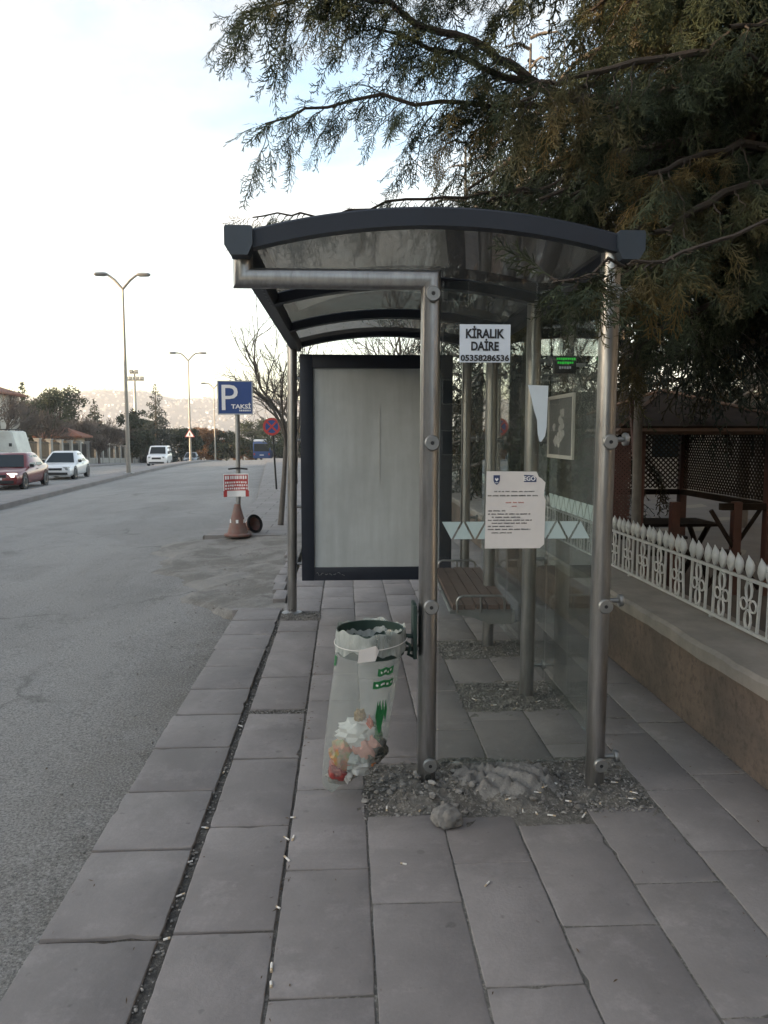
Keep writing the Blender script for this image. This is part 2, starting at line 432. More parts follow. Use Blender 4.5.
# carriageways
ysr = [-40, -20, -10, -5]+lin(0, 30, 31)+lin(32, 200, 57)+[230, 260, 300]
b = MB(); n = 13
for y in ysr:
    xl, xr_ = xm(y)-.1, (xrs(y)+.6 if y < 14 else xrs(y)+.15)
    for i in range(n):
        x = xl+(xr_-xl)*i/(n-1)
        wob = .006*hn(x*1.3, y*.9)
        b.v.append((x, y, zroad(x, y)+wob))
for j in range(len(ysr)-1):
    for i in range(n-1):
        b.f.append((j*n+i, j*n+i+1, (j+1)*n+i+1, (j+1)*n+i)); b.mi.append(0)
tag(b.build('road', M['asphalt'], smooth=60), kind='structure')
b = MB(); n = 5
for y in ysr:
    xl, xr_ = xm(y)-8.6, xm(y)-.8
    for i in range(n):
        x = xl+(xr_-xl)*i/(n-1); b.v.append((x, y, zopp(x, y)))
for j in range(len(ysr)-1):
    for i in range(n-1):
        b.f.append((j*n+i, j*n+i+1, (j+1)*n+i+1, (j+1)*n+i)); b.mi.append(0)
tag(b.build('opposite_road', M['asphalt'], smooth=60), kind='structure')
def strip(name, xa, xb, h0, h1, m, ys, zf=zroad, skirt=.5):
    """raised strip with kerb faces: xa(y), xb(y) edges, top heights above road"""
    b = MB()
    for y in ys:
        a, c = xa(y), xb(y); zt = zf(c, y)
        b.v += [(a, y, zt-skirt), (a, y, zt+h0), (a+.03, y, zt+h0+.015), (c-.03, y, zt+h1+.015), (c, y, zt+h1), (c, y, zt-skirt)]
    for j in range(len(ys)-1):
        for i in range(5):
            b.f.append((j*6+i, j*6+i+1, (j+1)*6+i+1, (j+1)*6+i)); b.mi.append(0)
    return tag(b.build(name, m, smooth=40), kind='structure')
ysm = [-40, -20, -10]+lin(-5, 60, 66)+lin(62, 200, 47)
strip('median', lambda y: xm(y)-1.0, lambda y: xm(y), .12, .12, M['kerbstone'], ysm)
strip('opposite_pavement', lambda y: xm(y)-11.4, lambda y: xm(y)-8.5, .12, .12, M['kerbstone'], ysm, zopp)

# ------------------------------------------------------------------ pavement
holes = {'patch_near': (.05, 1.26, 2.90, 3.40), 'patch_post': (.62, 1.26, 4.03, 4.52),
         'patch_bench': (.62, 1.26, 5.02, 5.45), 'patch_far': (-.53, -.216, 6.14, 6.46)}
pv = MB(); prng = random.Random(3)
def paver(x0, x1, y0, y1, dz=None):
    dz = prng.uniform(-.0025, .002) if dz is None else dz
    tx, ty = prng.uniform(-.003, .003), prng.uniform(-.003, .003)
    cx, cy = (x0+x1)/2, (y0+y1)/2; z_ = lambda x, y: dz+(x-cx)*tx*2+(y-cy)*ty*2
    out = []
    def side(a, c, nrm):
        L = math.hypot(c[0]-a[0], c[1]-a[1]); n = max(2, int(L/.045))
        chip = prng.randrange(n) if prng.random() < .22 else -1
        for k in range(n):
            u = k/n; j = prng.uniform(-.0006, .0022)+(prng.uniform(.005, .012) if k == chip and k else 0)
            if k == 0: out.append((a[0], a[1], nrm, prng.uniform(.001, .004), 1)); continue
            out.append((a[0]+(c[0]-a[0])*u+nrm[0]*j, a[1]+(c[1]-a[1])*u+nrm[1]*j, nrm, 0, 0))
    side((x0, y0), (x1, y0), (0, 1)); side((x1, y0), (x1, y1), (-1, 0)); side((x1, y1), (x0, y1), (0, -1)); side((x0, y1), (x0, y0), (1, 0))
    pts = []
    for (x, y, nr_, cr_, corner) in out:
        if corner: x += math.copysign(cr_, cx-x); y += math.copysign(cr_, cy-y)
        pts.append((x, y))
    def inset(p, d): return (p[0]+math.copysign(min(d, abs(cx-p[0])), cx-p[0])*(abs(p[0]-cx) > (x1-x0)/2-.03), p[1]+math.copysign(min(d, abs(cy-p[1])), cy-p[1])*(abs(p[1]-cy) > (y1-y0)/2-.03))
    n = len(pts); vs = [(x, y, -.12) for x, y in pts]+[(x, y, z_(x, y)-.0045) for x, y in pts]
    i1 = [inset(p, .0018) for p in pts]; i2 = [inset(p, .0055) for p in pts]
    vs += [(x, y, z_(x, y)-.0014) for x, y in i1]+[(x, y, z_(x, y)) for x, y in i2]
    fs = [(r*n+k, r*n+(k+1) % n, (r+1)*n+(k+1) % n, (r+1)*n+k) for r in range(3) for k in range(n)]+[tuple(range(3*n, 4*n))]
    pv.add(vs, fs)
cols = [(-.214, .0745), (.0775, .3715), (.3745, .6535), (.6565, .9585), (.9615, 1.2595), (1.2625, 1.5165), (1.5195, 1.775)]
seeds = {0: [1.32, 1.925, 2.537, 3.14], 1: [1.2, 1.75, 2.331, 2.9], 2: [1.3, 1.942, 2.55], 3: [1.55, 2.187, 2.8], 4: [1.8, 2.4, 2.97]}
def col_joints(i, y0, y1):
    ys = list(seeds.get(i, [y0+prng.uniform(.3, .6)]))
    while ys[0] > y0: ys.insert(0, ys[0]-prng.choice([.58, .6, .62]))
    while ys[-1] < y1: ys.append(ys[-1]+prng.choice([.55, .6, .62, .48]))
    return ys
for i, (x0, x1) in enumerate(cols):
    ys = col_joints(i, -2.5, 11.6)
    for a, c in zip(ys[:-1], ys[1:]):
        a2, c2 = a+.0015, c-.0015
        segs = [(a2, c2)]
        for hx0, hx1, hy0, hy1 in holes.values():
            if min(x1, hx1)-max(x0, hx0) > .12:
                # ragged edge of the hole per column
                h0, h1 = hy0-(.1 if hy0 == 2.90 and i == 3 else 0)+.03*math.sin(i*2.1), hy1+.02*math.cos(i*3)
                new = []
                for s0, s1 in segs:
                    if s1 <= h0 or s0 >= h1: new.append((s0, s1)); continue
                    if s0 < h0-.06: new.append((s0, h0))
                    if s1 > h1+.06: new.append((h1, s1))
                segs = new
        for s0, s1 in segs: paver(x0+prng.uniform(0, .0015), x1-prng.uniform(0, .0015), s0, s1)
# second column, beside the kerb stones
y = -2.6
for yy in [-2.0, -1.35, -.7, -.05, .6, 1.25, 1.62, 2.207, 2.841, 3.471, 4.06]:
    paver(-.528, -.222, y+.012, yy); y = yy
for y, yy in ((4.12, 4.68), (4.68, 5.23), (5.23, 5.79), (5.79, 6.14), (6.46, 6.95), (6.95, 7.55), (7.55, 8.1), (8.1, 8.7), (8.7, 9.25), (9.25, 9.85), (9.85, 10.4), (10.4, 11.0), (11.0, 11.43)):
    paver(-.528, -.222, y+.004, yy-.003)
tag(pv.build('sidewalk', M['paver'], smooth=30), kind='structure')
kb = pv = MB()
kj = [-2.3, -1.8, -1.3, -.8, -.3, .25, .75, 1.25, 1.73, 2.2, 2.695, 3.158, 3.616, 4.053, 4.465, 4.908, 5.328, 5.735, 6.175, 6.56]
for a, c in zip(kj[:-1], kj[1:]):
    paver(-.925+prng.uniform(-.008, .008), -.563+prng.uniform(-.006, .004), a+.009, c-.006, prng.uniform(-.006, .004))
# small kerb stones along the taxi bay
a = 7.0
while a < 11.2:
    c = a+prng.uniform(.38, .5); xx = -.70-.02*(a-7)+.03*math.sin(a*3)
    paver(xx, xx+.12, a, c-.02, -.012+prng.uniform(-.012, .008)); a = c
tag(kb.build('kerb', M['kerbstone'], smooth=30), kind='structure')
# bed under the pavers (dirt in the joints)
_bed = MB(); _bf = lambda x, y: (-.007 if x > -.3 else -.016)+.003*hn(x*9, y*7)
_bed.grid([-.90, -.6, -.53], lin(-3, 6.6, 40), _bf); _bed.grid([-.53, -.45, -.25, -.205], lin(-3, 11.9, 60), _bf)
tag(MB().grid([-.205, .1, .4, .7, 1, 1.3, 1.82], lin(-3, 11.9, 200), lambda x, y: -.0042+.0016*hn(x*9, y*7)).build('joint_sand', M['dirt'], smooth=60), kind='structure')
tag(_bed.build('paving_bed', M['joint'], smooth=60), kind='structure')
# far pavement beyond the taxi bay (one paved surface with a kerb)
farp = MB(); ysf = lin(11.45, 40, 40)+lin(42, 130, 30); n = 6
for y in ysf:
    xl = xrs(y)-(.62*max(0, 1-(y-11.45)/6) if y < 17.45 else 0)
    zz = -Lz(y)
    xs_ = [xl, xl, xl+.02, xl+.3, 0-(.094*max(0, y-14)), 1.80-.094*max(0, y-30)]
    zs_ = [zz-.45, zz-.02, zz+.004, zz+.006, zz+.008, zz+.008]
    farp.v += [(xs_[i], y, zs_[i]) for i in range(n)]
for j in range(len(ysf)-1):
    for i in range(n-1):
        farp.f.append((j*n+i, j*n+i+1, (j+1)*n+i+1, (j+1)*n+i)); farp.mi.append(0)
farp.f.append((0, 1, 2, 3, 4, 5)); farp.mi.append(0)
def farpave():
    m, nt, b = newmat('far_paving'); p = worldpos(nt)
    br = nt.nodes.new('ShaderNodeTexBrick'); nt.links.new(p, br.inputs['Vector'])
    br.inputs['Scale'].default_value = 1; br.inputs['Brick Width'].default_value = .6; br.inputs['Row Height'].default_value = .4; br.inputs['Mortar Size'].default_value = .012
    br.inputs['Color1'].default_value = (.235, .222, .215, 1); br.inputs['Color2'].default_value = (.205, .195, .188, 1); br.inputs['Mortar'].default_value = (.11, .103, .095, 1)
    col = mixc(nt, ramp(nt, noise(nt, 1.2, 6, .7, p), [(.4, 0), (.7, .5)]), br.outputs[0], (.14, .132, .125))
    nt.links.new(col, b.inputs['Base Color']); b.inputs['Roughness'].default_value = .85
    bump(nt, b, noise(nt, 40, 4, .6, p), .3); return m
tag(farp.build('far_sidewalk', farpave(), smooth=40), kind='structure')
# taxi bay surface: broken asphalt with dirt
def bayz(x, y): return zroad(x, y)+.03+.05*max(0, min(1, (x+1.5)/.7))+.055*max(0, min(1, (y-9.3)/2))*max(0, min(1, (x+2.7)/.5))+.012*hn(x*3.1, y*2.7)+.008*hn(x*9, y*8, 1)
def baym():
    m, nt, b = newmat('bay_surface'); p = worldpos(nt)
    f = noise(nt, 1.6, 7, .7, p, .5); f2 = noise(nt, 60, 4, .7, p)
    col = mixc(nt, ramp(nt, f, [(.44, 0), (.56, 1)]), (.225, .215, .198), (.14, .132, .118))
    col = mixc(nt, ramp(nt, f2, [(.55, 0), (.72, .6)]), col, (.38, .37, .35))
    nt.links.new(col, b.inputs['Base Color']); b.inputs['Roughness'].default_value = .92
    bump(nt, b, f2, .8, .012); return m
bb = MB(); ysb = lin(6.62, 11.5, 50); nb = 16
for y in ysb:
    t = (y-6.62)/4.88
    xl = -.95-1.75*min(1, t*1.25)**.8+.16*hn(y*1.9, 3)+.05*hn(y*7, 2); xr_ = -.585 if y > 6.95 else -.53
    for i in range(nb):
        x = xl+(xr_-xl)*i/(nb-1)
        z = bayz(x, y)
        if i == 0: z = zroad(x, y)-.02
        elif i == 1: z = zroad(x, y)+.012
        bb.v.append((x, y, z))
for j in range(len(ysb)-1):
    for i in range(nb-1):
        bb.f.append((j*nb+i, j*nb+i+1, (j+1)*nb+i+1, (j+1)*nb+i)); bb.mi.append(0)
tag(bb.build('taxi_bay', baym(), smooth=60), kind='structure')
tag(MB().box(-.98, -.55, 6.575, 6.66, -.2, -.01, .008).build('bay_kerb', M['kerbstone']), kind='structure')

# dirt patches around the posts
PH = []
def groundh(x, y):
    for a, c, e, f_, h in PH:
        if a < x < c and e < y < f_: return max(h(x, y), .001)
    return 0
def patch_mesh(x0, x1, y0, y1, bumps, s):
    nx, ny = max(8, int((x1-x0)/.018)), max(8, int((y1-y0)/.018))
    xs, ys = lin(x0-.01, x1+.01, nx), lin(y0-.12, y1+.02, ny)
    def h(x, y):
        z = -.009+.008*hn(x*17, y*19, s)+.005*hn(x*43, y*39, s+1)
        for bx, by, br, bh in bumps:
            d = math.hypot(x-bx, y-by)/br
            if d < 1: z += bh*(1-d*d)*(.75+.35*hn(x*29, y*31, bx*9))
        return min(z, .07)
    PH.append((x0, x1, y0-.12, y1, h)); return MB().grid(xs, ys, h)
pm = {'patch_near': [(.36, 3.1, .2, .05), (.28, 3.02, .12, .035), (.62, 3.12, .24, .055), (.74, 3.06, .2, .045), (.8, 3.16, .16, .045), (.5, 3.04, .12, .035), (1.08, 3.05, .16, .03), (.55, 3.3, .2, .03)],
      'patch_post': [(1.0, 4.2, .2, .03), (.78, 4.3, .14, .02)], 'patch_bench': [(.98, 5.25, .2, .03), (.75, 5.25, .14, .02)],
      'patch_far': [(-.44, 6.3, .12, .02), (-.25, 6.25, .12, .02)]}
allp = MB()
for k, (x0, x1, y0, y1) in holes.items():
    p = patch_mesh(x0, x1, y0, y1, pm[k], len(k)); allp.add(p.v, p.f)
tag(allp.build('dirt_patches', M['dirt'], smooth=60), kind='structure')
mm_ = MB()
def mh(x, y):
    d = max(0, 1-((x-.68)/.25)**2-((y-3.10)/.15)**2+.22*hn(x*11, y*13, 2)+.10*hn(x*31, y*27, 1))
    return groundh(x, y)-.012+.034*min(1, d*1.6)+.004*hn(x*37, y*41)+.002*hn(x*90, y*83, 3)
mm_.grid(lin(.38, .98, 60), lin(2.95, 3.26, 40), mh)
tag(mm_.build('mortar_spill', M['stone'], smooth=50), kind='structure')
# rubble: too fine to count
def pebble(b, x, y, z, r, rg):
    bm = bmesh.new(); bmesh.ops.create_icosphere(bm, subdivisions=1, radius=1)
    sx, sy, sz = r*rg.uniform(.7, 1.4), r*rg.uniform(.6, 1.1), r*rg.uniform(.4, .8); a = rg.uniform(0, 6.28)
    vs = []
    for v in bm.verts:
        q = v.co*(1+rg.uniform(-.25, .25)); X, Y = q.x*sx, q.y*sy
        vs.append((x+X*math.cos(a)-Y*math.sin(a), y+X*math.sin(a)+Y*math.cos(a), z+q.z*sz))
    b.add(vs, [tuple(v.index for v in f.verts) for f in bm.faces]); bm.free()
rb = MB(); rg = random.Random(11)
for k, (x0, x1, y0, y1) in holes.items():
    area = (x1-x0)*(y1-y0)
    for _ in range(int(area*3600)):
        x, y = rg.uniform(x0+.015, x1-.02), rg.uniform(y0-.02, y1-.01)
        r_ = rg.choice([.002, .0025, .003, .003, .004, .004, .005, .006, .008])*(1.6 if rg.random() < .05 else 1)
        pebble(rb, x, y, groundh(x, y)+r_*.2, r_, rg)
for _ in range(90):
    x, y = rg.gauss(.42, .2), rg.gauss(3.05, .09)
    if .07 < x < 1.2 and 2.92 < y < 3.3: pebble(rb, x, y, groundh(x, y)+.003, rg.uniform(.009, .022), rg)
for _ in range(420):                      # grit along the kerb joint
    y = rg.uniform(.4, 6.3); pebble(rb, rg.uniform(-.568, -.532), y, -.010, rg.choice([.003, .004, .006]), rg)
for _ in range(260):
    x = rg.uniform(-.53, .1); pebble(rb, x, 4.09+rg.uniform(-.03, .03), -.006, rg.choice([.003, .004, .006]), rg)
for _ in range(500):                      # loose stones on the road edge and in the bay
    y = rg.uniform(1.2, 11); x = -.95-abs(rg.gauss(0, .35)); pebble(rb, x, y, zroad(x, y)+.012 if y < 6.6 else bayz(x, y)+.004, rg.choice([.003, .004, .005, .008]), rg)
for _ in range(240):
    y = rg.uniform(1.5, 30); x = rg.uniform(-7, -1.2); pebble(rb, x, y, zroad(x, y)+.006, rg.choice([.004, .005, .007]), rg)
tag(rb.build('gravel', M['rubble'], smooth=0, fix=False), 'loose grey grit and broken mortar around the post feet and along the kerb', 'gravel', kind='stuff')
# the loose lump of concrete
bm = bmesh.new(); bmesh.ops.create_icosphere(bm, subdivisions=4, radius=1)
b = MB(); vs = []
for v in bm.verts:
    q = v.co; k = 1+.16*hn(q.x*2.2, q.y*2.5, q.z*2)+.05*hn(q.x*8, q.z*9, q.y*5)
    vs.append((.385+q.x*.058*k, 2.815+q.y*.048*k, .034+q.z*.042*k))
b.add(vs, [tuple(v.index for v in f.verts) for f in bm.faces]); bm.free()
tag(b.build('stone_lump', M['stone'], smooth=60), 'fist sized lump of broken concrete lying in front of the near shelter post', 'stone')
# cigarette butts
bt = MB(); bt.cur = 0; bt.tube([(-.012, 0, 0), (.010, 0, 0)], .0037, 8); bt.cur = 1; bt.tube([(.0101, 0, 0), (.022, 0, 0)], .0038, 8)
M['filter'] = mat('cigarette_filter', (.50, .40, .28), .8, var=.2)
butts = [(.16, 2.95), (.30, 2.93), (.46, 3.02), (.78, 3.0), (.82, 3.02), (.70, 2.90), (.66, 2.94), (.80, 2.86), (.93, 2.85), (1.03, 2.95), (1.10, 3.12), (1.13, 3.08), (1.2, 3.02), (1.16, 2.96),
         (.88, 3.08), (.75, 2.88), (1.10, 3.2), (.9, 2.97), (-.552, 2.42), (-.545, 2.2), (-.56, 2.62), (-.55, 2.86), (-.55, 3.35), (-.55, 3.9), (-.215, 2.9), (-.20, 2.75), (-.222, 2.74), (-.21, 2.6), (-.218, 2.32),
         (-.215, 2.05), (-.21, 1.98), (1.52, 2.12), (-1.45, 2.85), (-1.46, 2.9), (.72, 4.2), (.82, 4.1), (.95, 4.12), (1.08, 4.15), (.9, 4.25), (.47, 2.42), (.2, 2.55), (1.12, 4.35)]
brg = random.Random(5); first = None
for x, y in butts:
    z = .0035
    if -.57 < x < -.53: z = -.008
    if x < -1: z = zroad(x, y)+.012
    for hx0, hx1, hy0, hy1 in holes.values():
        if hx0 < x < hx1 and hy0-.1 < y < hy1: z = max(.005, groundh(x, y)+.006)
    if first is None:
        o = first = bt.build('cigarette_butt', [M['butt'], M['filter']])
        tag(o, 'small white cigarette butt dropped on the ground around the shelter', 'cigarette butt', 'cigarette butts around the shelter')
    else: o = first.copy(); C.objects.link(o)
    s = brg.uniform(.5, 1.15); o.scale = (s, brg.uniform(.8, 1.1), brg.uniform(.55, .95)); o.location = (x, y, z); o.rotation_euler = (0, brg.uniform(-.15, .15), brg.uniform(0, 6.28))

# dry needles and leaf crumbs blown over the slabs
M['crumb'] = mat('dry_needles', (.13, .085, .045), .9, var=.5, scale=30)
nb_ = MB(); rg = random.Random(61)
for _ in range(420):
    x = rg.choice((rg.uniform(-.9, 1.74), rg.uniform(1.2, 1.74), rg.gauss(-.21, .02))); y = rg.uniform(1.3, 7); a = rg.uniform(0, 6.28); l = rg.uniform(.003, .014)
    c_, s_ = math.cos(a)*l, math.sin(a)*l; w_ = rg.uniform(.0006, .0022)
    nb_.add([(x-c_, y-s_, .003), (x+s_*w_/l, y-c_*w_/l, .0035), (x+c_, y+s_, .004), (x-s_*w_/l, y+c_*w_/l, .0055)], [(0, 1, 2, 3)])
tag(nb_.build('dry_needles', M['crumb'], smooth=0, fix=False), 'dry brown needles and leaf crumbs scattered over the pavement slabs', 'litter', kind='stuff')
# ------------------------------------------------------------------ bus shelter
sh = thing('bus_shelter', 'steel bus shelter with arched smoked roof, glass panes and dark end caps on the pavement', 'bus shelter', (.35, 4.7, 0))
PR = .0395
posts = {}
def clamp(parent, x, y, z, side=-1):
    b = MB(); b.lathe([(.012, 0), (.030, 0), (.032, -.006), (.030, -.013), (.027, -.016), (.009, -.016), (.008, -.0135), (.0, -.0135)], (x, y+side*PR*-0+(-PR-.004), z), 22, 'Y')
    c_ = b.build('clamp', M['steel_dull'], parent)
    MB().lathe([(0, -.0005), (.0075, -.0005), (.0075, 0.0), (0, 0.0)], (x, y-PR-.004-.0138, z), 10, 'Y').build('screw', M['rubber'], c_)
def clampx(parent, x, y, z):
    b = MB(); b.lathe([(.0, 0), (.010, 0), (.010, .045), (.026, .045), (.028, .052), (.025, .062), (.0, .062)], (x+PR-.004, y, z), 18, 'X')
    b.build('clamp', M['steel_dull'], parent)
# bent near post: up, then across to the left eave and up to the cap
pA = MB().tube([(.338, 3.141, -.06), (.346, 3.141, 2.112), (-.398, 3.141, 2.112), (-.398, 3.141, 2.22)], PR, 28).build('post', M['steel'], sh, smooth=50)
for z in (2.05, 1.464, .792, .116): clamp(pA, .346+.004, 3.141, z)
MB().lathe([(.0, 0), (.013, 0), (.013, -.006), (.007, -.007), (.006, -.002), (0, -.002)], (.342, 3.141-PR, .06), 14, 'Y').build('bolt', M['iron_dark'], pA)
pB = MB().tube([(1.060, 3.12, -.06), (1.068, 3.12, 2.22)], PR, 28).build('post', M['steel'], sh)
for z in (2.06, 1.468, .792, .11): clamp(pB, 1.070, 3.12, z); clampx(pB, 1.068, 3.14, z+.01)
for Y in (4.238, 5.283, 6.38):
    p = MB().tube([(1.03 if Y < 5 else 1.0, Y, -.06), (1.035 if Y < 5 else 1.005, Y, 2.22)], PR, 24).build('post', M['steel'], sh)
    for z in (1.9, 1.46, .80, .19): clampx(p, 1.035 if Y < 5 else 1.01, Y+.0, z)
pE = MB().tube([(-.453, 6.398, -.06), (-.425, 6.398, 2.22)], PR, 24).build('post', M['steel'], sh)
for z in (1.95, 1.45, .9, .42):
    MB().lathe([(0, 0), (.011, 0), (.011, .05), (.022, .05), (.022, .065), (0, .065)], (-.44+PR-.004, 6.398, z), 12, 'X').build('clamp', M['steel_dull'], pE)
MB().lathe([(.0, .0), (.085, 0), (.085, .008), (.045, .02), (.0, .02)], (-.453, 6.398, .0), 18).build('foot_plate', M['steel_dull'], pE)
# roof
XL, XR = -.402, 1.120; XC = (XL+XR)/2; SAG = .105
def arch(x): return 1-((x-XC)/((XR-XL)/2))**2
def zroof(x): return 2.232+SAG*arch(x)
def rib(name, y0, y1, dz, h, m=M['dark_metal'], xa=XL, xb=XR, n=33):
    rings = []
    for x in lin(xa, xb, n):
        z = zroof(x)+dz
        rings.append([(x, y0, z-h), (x, y1, z-h), (x, y1, z-.008), (x, y1-.008, z), (x, y0+.008, z), (x, y0, z-.008)])
    return MB().loft(rings).build(name, m, sh, smooth=40)
YR0, YR1 = 3.06, 6.47
rib('roof_rib', 3.05, 3.11, .035, .072); rib('roof_rib', 4.20, 4.27, .004, .06, xa=XL+.02, xb=XR-.02)
rib('roof_rib', 5.28, 5.35, .004, .06, xa=XL+.02, xb=XR-.02); rib('roof_rib', 6.42, 6.50, .035, .072)
for ya, yb in ((3.112, 4.198), (4.272, 5.278), (5.352, 6.418)):
    b = MB(); xs = lin(XL+.03, XR-.03, 25)
    # two skins: a real sheet 6 mm thick
    rings = [[(x, ya, zroof(x)), (x, yb, zroof(x)), (x, yb, zroof(x)+.006), (x, ya, zroof(x)+.006)] for x in xs]
    b.loft(rings).build('roof_panel', M['roof_sheet'], sh, smooth=40)
for x in (XL, XR):
    s = 1 if x == XL else -1
    poly = [(-.035, 2.182), (.03, 2.182), (.05, 2.217), (.05, 2.244), (-.035, 2.257)]
    b = MB().prism([(x+s*a, z) for a, z in poly], YR1-YR0-.1, lambda a, c, h: (a, YR0+.05+h, c))
    e = b.build('edge_beam', M['dark_metal'], sh)
    for k in range(9): MB().lathe([(0, 0), (.006, 0), (.006, -.002), (0, -.002)], (x+s*.015, 3.5+k*.09, 2.1818), 8).build('screw', M['steel_dull'], e)
    for y0, y1 in ((3.03, 3.115), (6.415, 6.51)):
        b = MB()
        pol = [(-.052, 2.214), (-.052, 2.280), (-.046, 2.287), (.048, 2.287), (.055, 2.280), (.055, 2.218), (.036, 2.178), (-.030, 2.178)]
        b.prism([(x+s*a, z) for a, z in pol], y1-y0, lambda a, c, h: (a, y0+h, c))
        b.build('end_cap', M['cap_metal'], sh)
# glass
def pane(x0, x1, y0, y1, z0, z1, band):
    g = MB().box(x0, x1, y0, y1, z0, z1).build('glass_pane', M['glass'], sh, smooth=0)
    b = MB(); frontal = (x1-x0) > (y1-y0)
    a0, a1 = (x0, x1) if frontal else (y0, y1)
    w = .078; k = 0; a = a0+.01
    while a+w < a1:
        up = k % 2
        tri = [(a, band-.036), (a+w, band-.036), (a+w/2, band+.036)] if up else [(a, band+.036), (a+w/2, band-.036), (a+w, band+.036)]
        if frontal: b.prism(tri, .0012, lambda p, q, h: (p, y0-.001-h, q))
        else: b.prism(tri, .0012, lambda p, q, h: (x0-.001-h, p, q))
        a += w*.55+.006; k += 1
    b.build('triangle_band', M['band'], g, smooth=0)
    return g
pane(.386, 1.022, 3.126, 3.134, .11, 2.105, 1.105)
for y0, y1 in ((3.225, 4.21), (4.265, 5.255), (5.31, 6.30)): pane(1.127, 1.135, y0, y1, .10, 2.105, 1.14)
# ------------------------------------------------------------------ advertising light box at the far end
ad = thing('advertising_board', 'empty advertising light box with dark frame and dirty pale panel at the far shelter end', 'advertising board', (.26, 6.37, 0))
AX0, AX1, AZ0, AZ1 = -.363, .883, .286, 2.141; AY0, AY1 = 6.33, 6.44
fw = .105
b = MB()
b.box(AX0, AX0+fw, AY0, AY1, AZ0, AZ1, .006); b.box(AX1-fw, AX1, AY0, AY1, AZ0, AZ1, .006)
b.box(AX0+fw-.001, AX1-fw+.001, AY0+.001, AY1-.001, AZ0+.001, AZ0+.11, .004); b.box(AX0+fw-.001, AX1-fw+.001, AY0+.001, AY1-.001, AZ1-.11, AZ1-.001, .004)
fr = b.build('frame', M['dark_metal'], ad)
b = MB(); b.box(AX0+fw+.0, AX1-fw-.0, AY0+.022, AY1-.022, AZ0+.108, AZ1-.108)
b.build('panel', M['adpanel'], ad)
b = MB()
rg = random.Random(2)
for k in range(7):      # scratched scribble on the bottom rail
    x = AX0+.12+k*.035; b.tube([(x, AY0-.001, AZ0+.045+rg.uniform(0, .02)), (x+.012, AY0-.001, AZ0+.06+rg.uniform(-.02, .01)), (x+.024, AY0-.001, AZ0+.05+rg.uniform(-.01, .02))], .0016, 4)
b.build('scratch_marks', M['steel_dull'], fr)
b = MB(); b.box(.28, .285, AY0+.018, AY0+.0215, 1.1, 1.72); b.build('streak_mark', mat('streak', (.5, .51, .5), .5, var=.1), ad)
# ------------------------------------------------------------------ bench
be = thing('bench', 'slatted wooden bench with bent steel armrests inside the bus shelter', 'bench', (.87, 5.3, 0))
BY0, BY1 = 4.66, 6.0
def bx(t, y): return .662+(.045*(y-BY0)/(BY1-BY0))+t
for k in range(5):
    x0 = k*.0735
    b = MB(); b.prism([(bx(x0, BY0), BY0), (bx(x0+.066, BY0), BY0), (bx(x0+.066, BY1), BY1), (bx(x0, BY1), BY1)], .03, lambda a, c, h: (a, c, .415+h+.004*(k == 2)))
    b.build('seat', M['wood_seat'], be, smooth=0)
fb = MB()
for y in (BY0+.03, 5.28, BY1-.05):
    pol = [(.655, .412), (1.05, .412), (1.05, .318), (.90, .315), (.80, .355), (.66, .385)]
    fb.prism(pol, .012, lambda a, c, h: (a, y+h, c))
fb.tube([(.655, BY0+.01, .397), (.70, BY1, .397)], .013, 10); fb.box(1.035, 1.05, BY0, BY1, .33, .41)
fb.build('frame', M['steel_dull'], be)
for y in (BY0-.004, BY1+.004):
    s = 0 if y < 5 else .045
    b = MB()
    x0, x1 = .688+s, .985+s
    b.tube([(x0, y, .40), (x0, y, .472), (x0+.012, y, .492), (x0+.035, y, .502), (x1-.035, y, .502), (x1-.012, y, .492), (x1, y, .472), (x1, y, .40)], .0085, 10)
    b.tube([((x0+x1)/2, y, .40), ((x0+x1)/2, y, .498)], .008, 8)
    b.build('armrest', M['steel'], be, smooth=50)

# ------------------------------------------------------------------ notices on the glass
YN = 3.120; NOT = []
def sheet(name, label, cat, poly, m, y=YN, group=None):
    cx = sum(p[0] for p in poly)/len(poly); z0 = min(p[1] for p in poly)
    t = thing(name, label, cat, (cx, y, z0), 0, group)
    b = MB().prism(poly, .0012, lambda a, c, h: (a, y-h, c)); b.build('paper_sheet', m, t, smooth=0)
    NOT.append(t); return t
n1 = sheet('rental_notice', 'white notice reading KİRALIK DAİRE with a phone number on the side pane', 'notice', [(.487, 1.803), (.704, 1.803), (.704, 1.962), (.487, 1.962)], M['paper'])
cx, zz = n1.location.x, n1.location.z
for txt, z, sz, sx in (('KİRALIK', .118, .052, 1.0), ('DAİRE', .066, .050, 1.0), ('05358286536', .017, .034, 1.0)):
    o = lettering('lettering', txt, sz, M['ink'], n1, (0, -.0025, z), FRONT, bold=sz*.034)
    wmax = {'KİRALIK': .165, 'DAİRE': .118, '05358286536': .208}[txt]
    xs = [v.co.x for v in o.data.vertices]; o.scale.x = wmax/(max(xs)-min(xs)); o.location.x = -o.scale.x*(max(xs)+min(xs))/2
pol = [(.606, 1.003), (.848, 1.003), (.868, 1.02), (.870, 1.215), (.862, 1.235), (.868, 1.29), (.850, 1.308), (.838, 1.316), (.828, 1.338), (.806, 1.338), (.610, 1.340)]
n2 = sheet('printed_notice', 'large white printed sheet with torn right corner and two blue emblems on the side pane', 'notice', pol, M['paper_white'])
o0 = n2.location
def onsheet(fn): b = MB(); fn(b); return b
rg = random.Random(21)
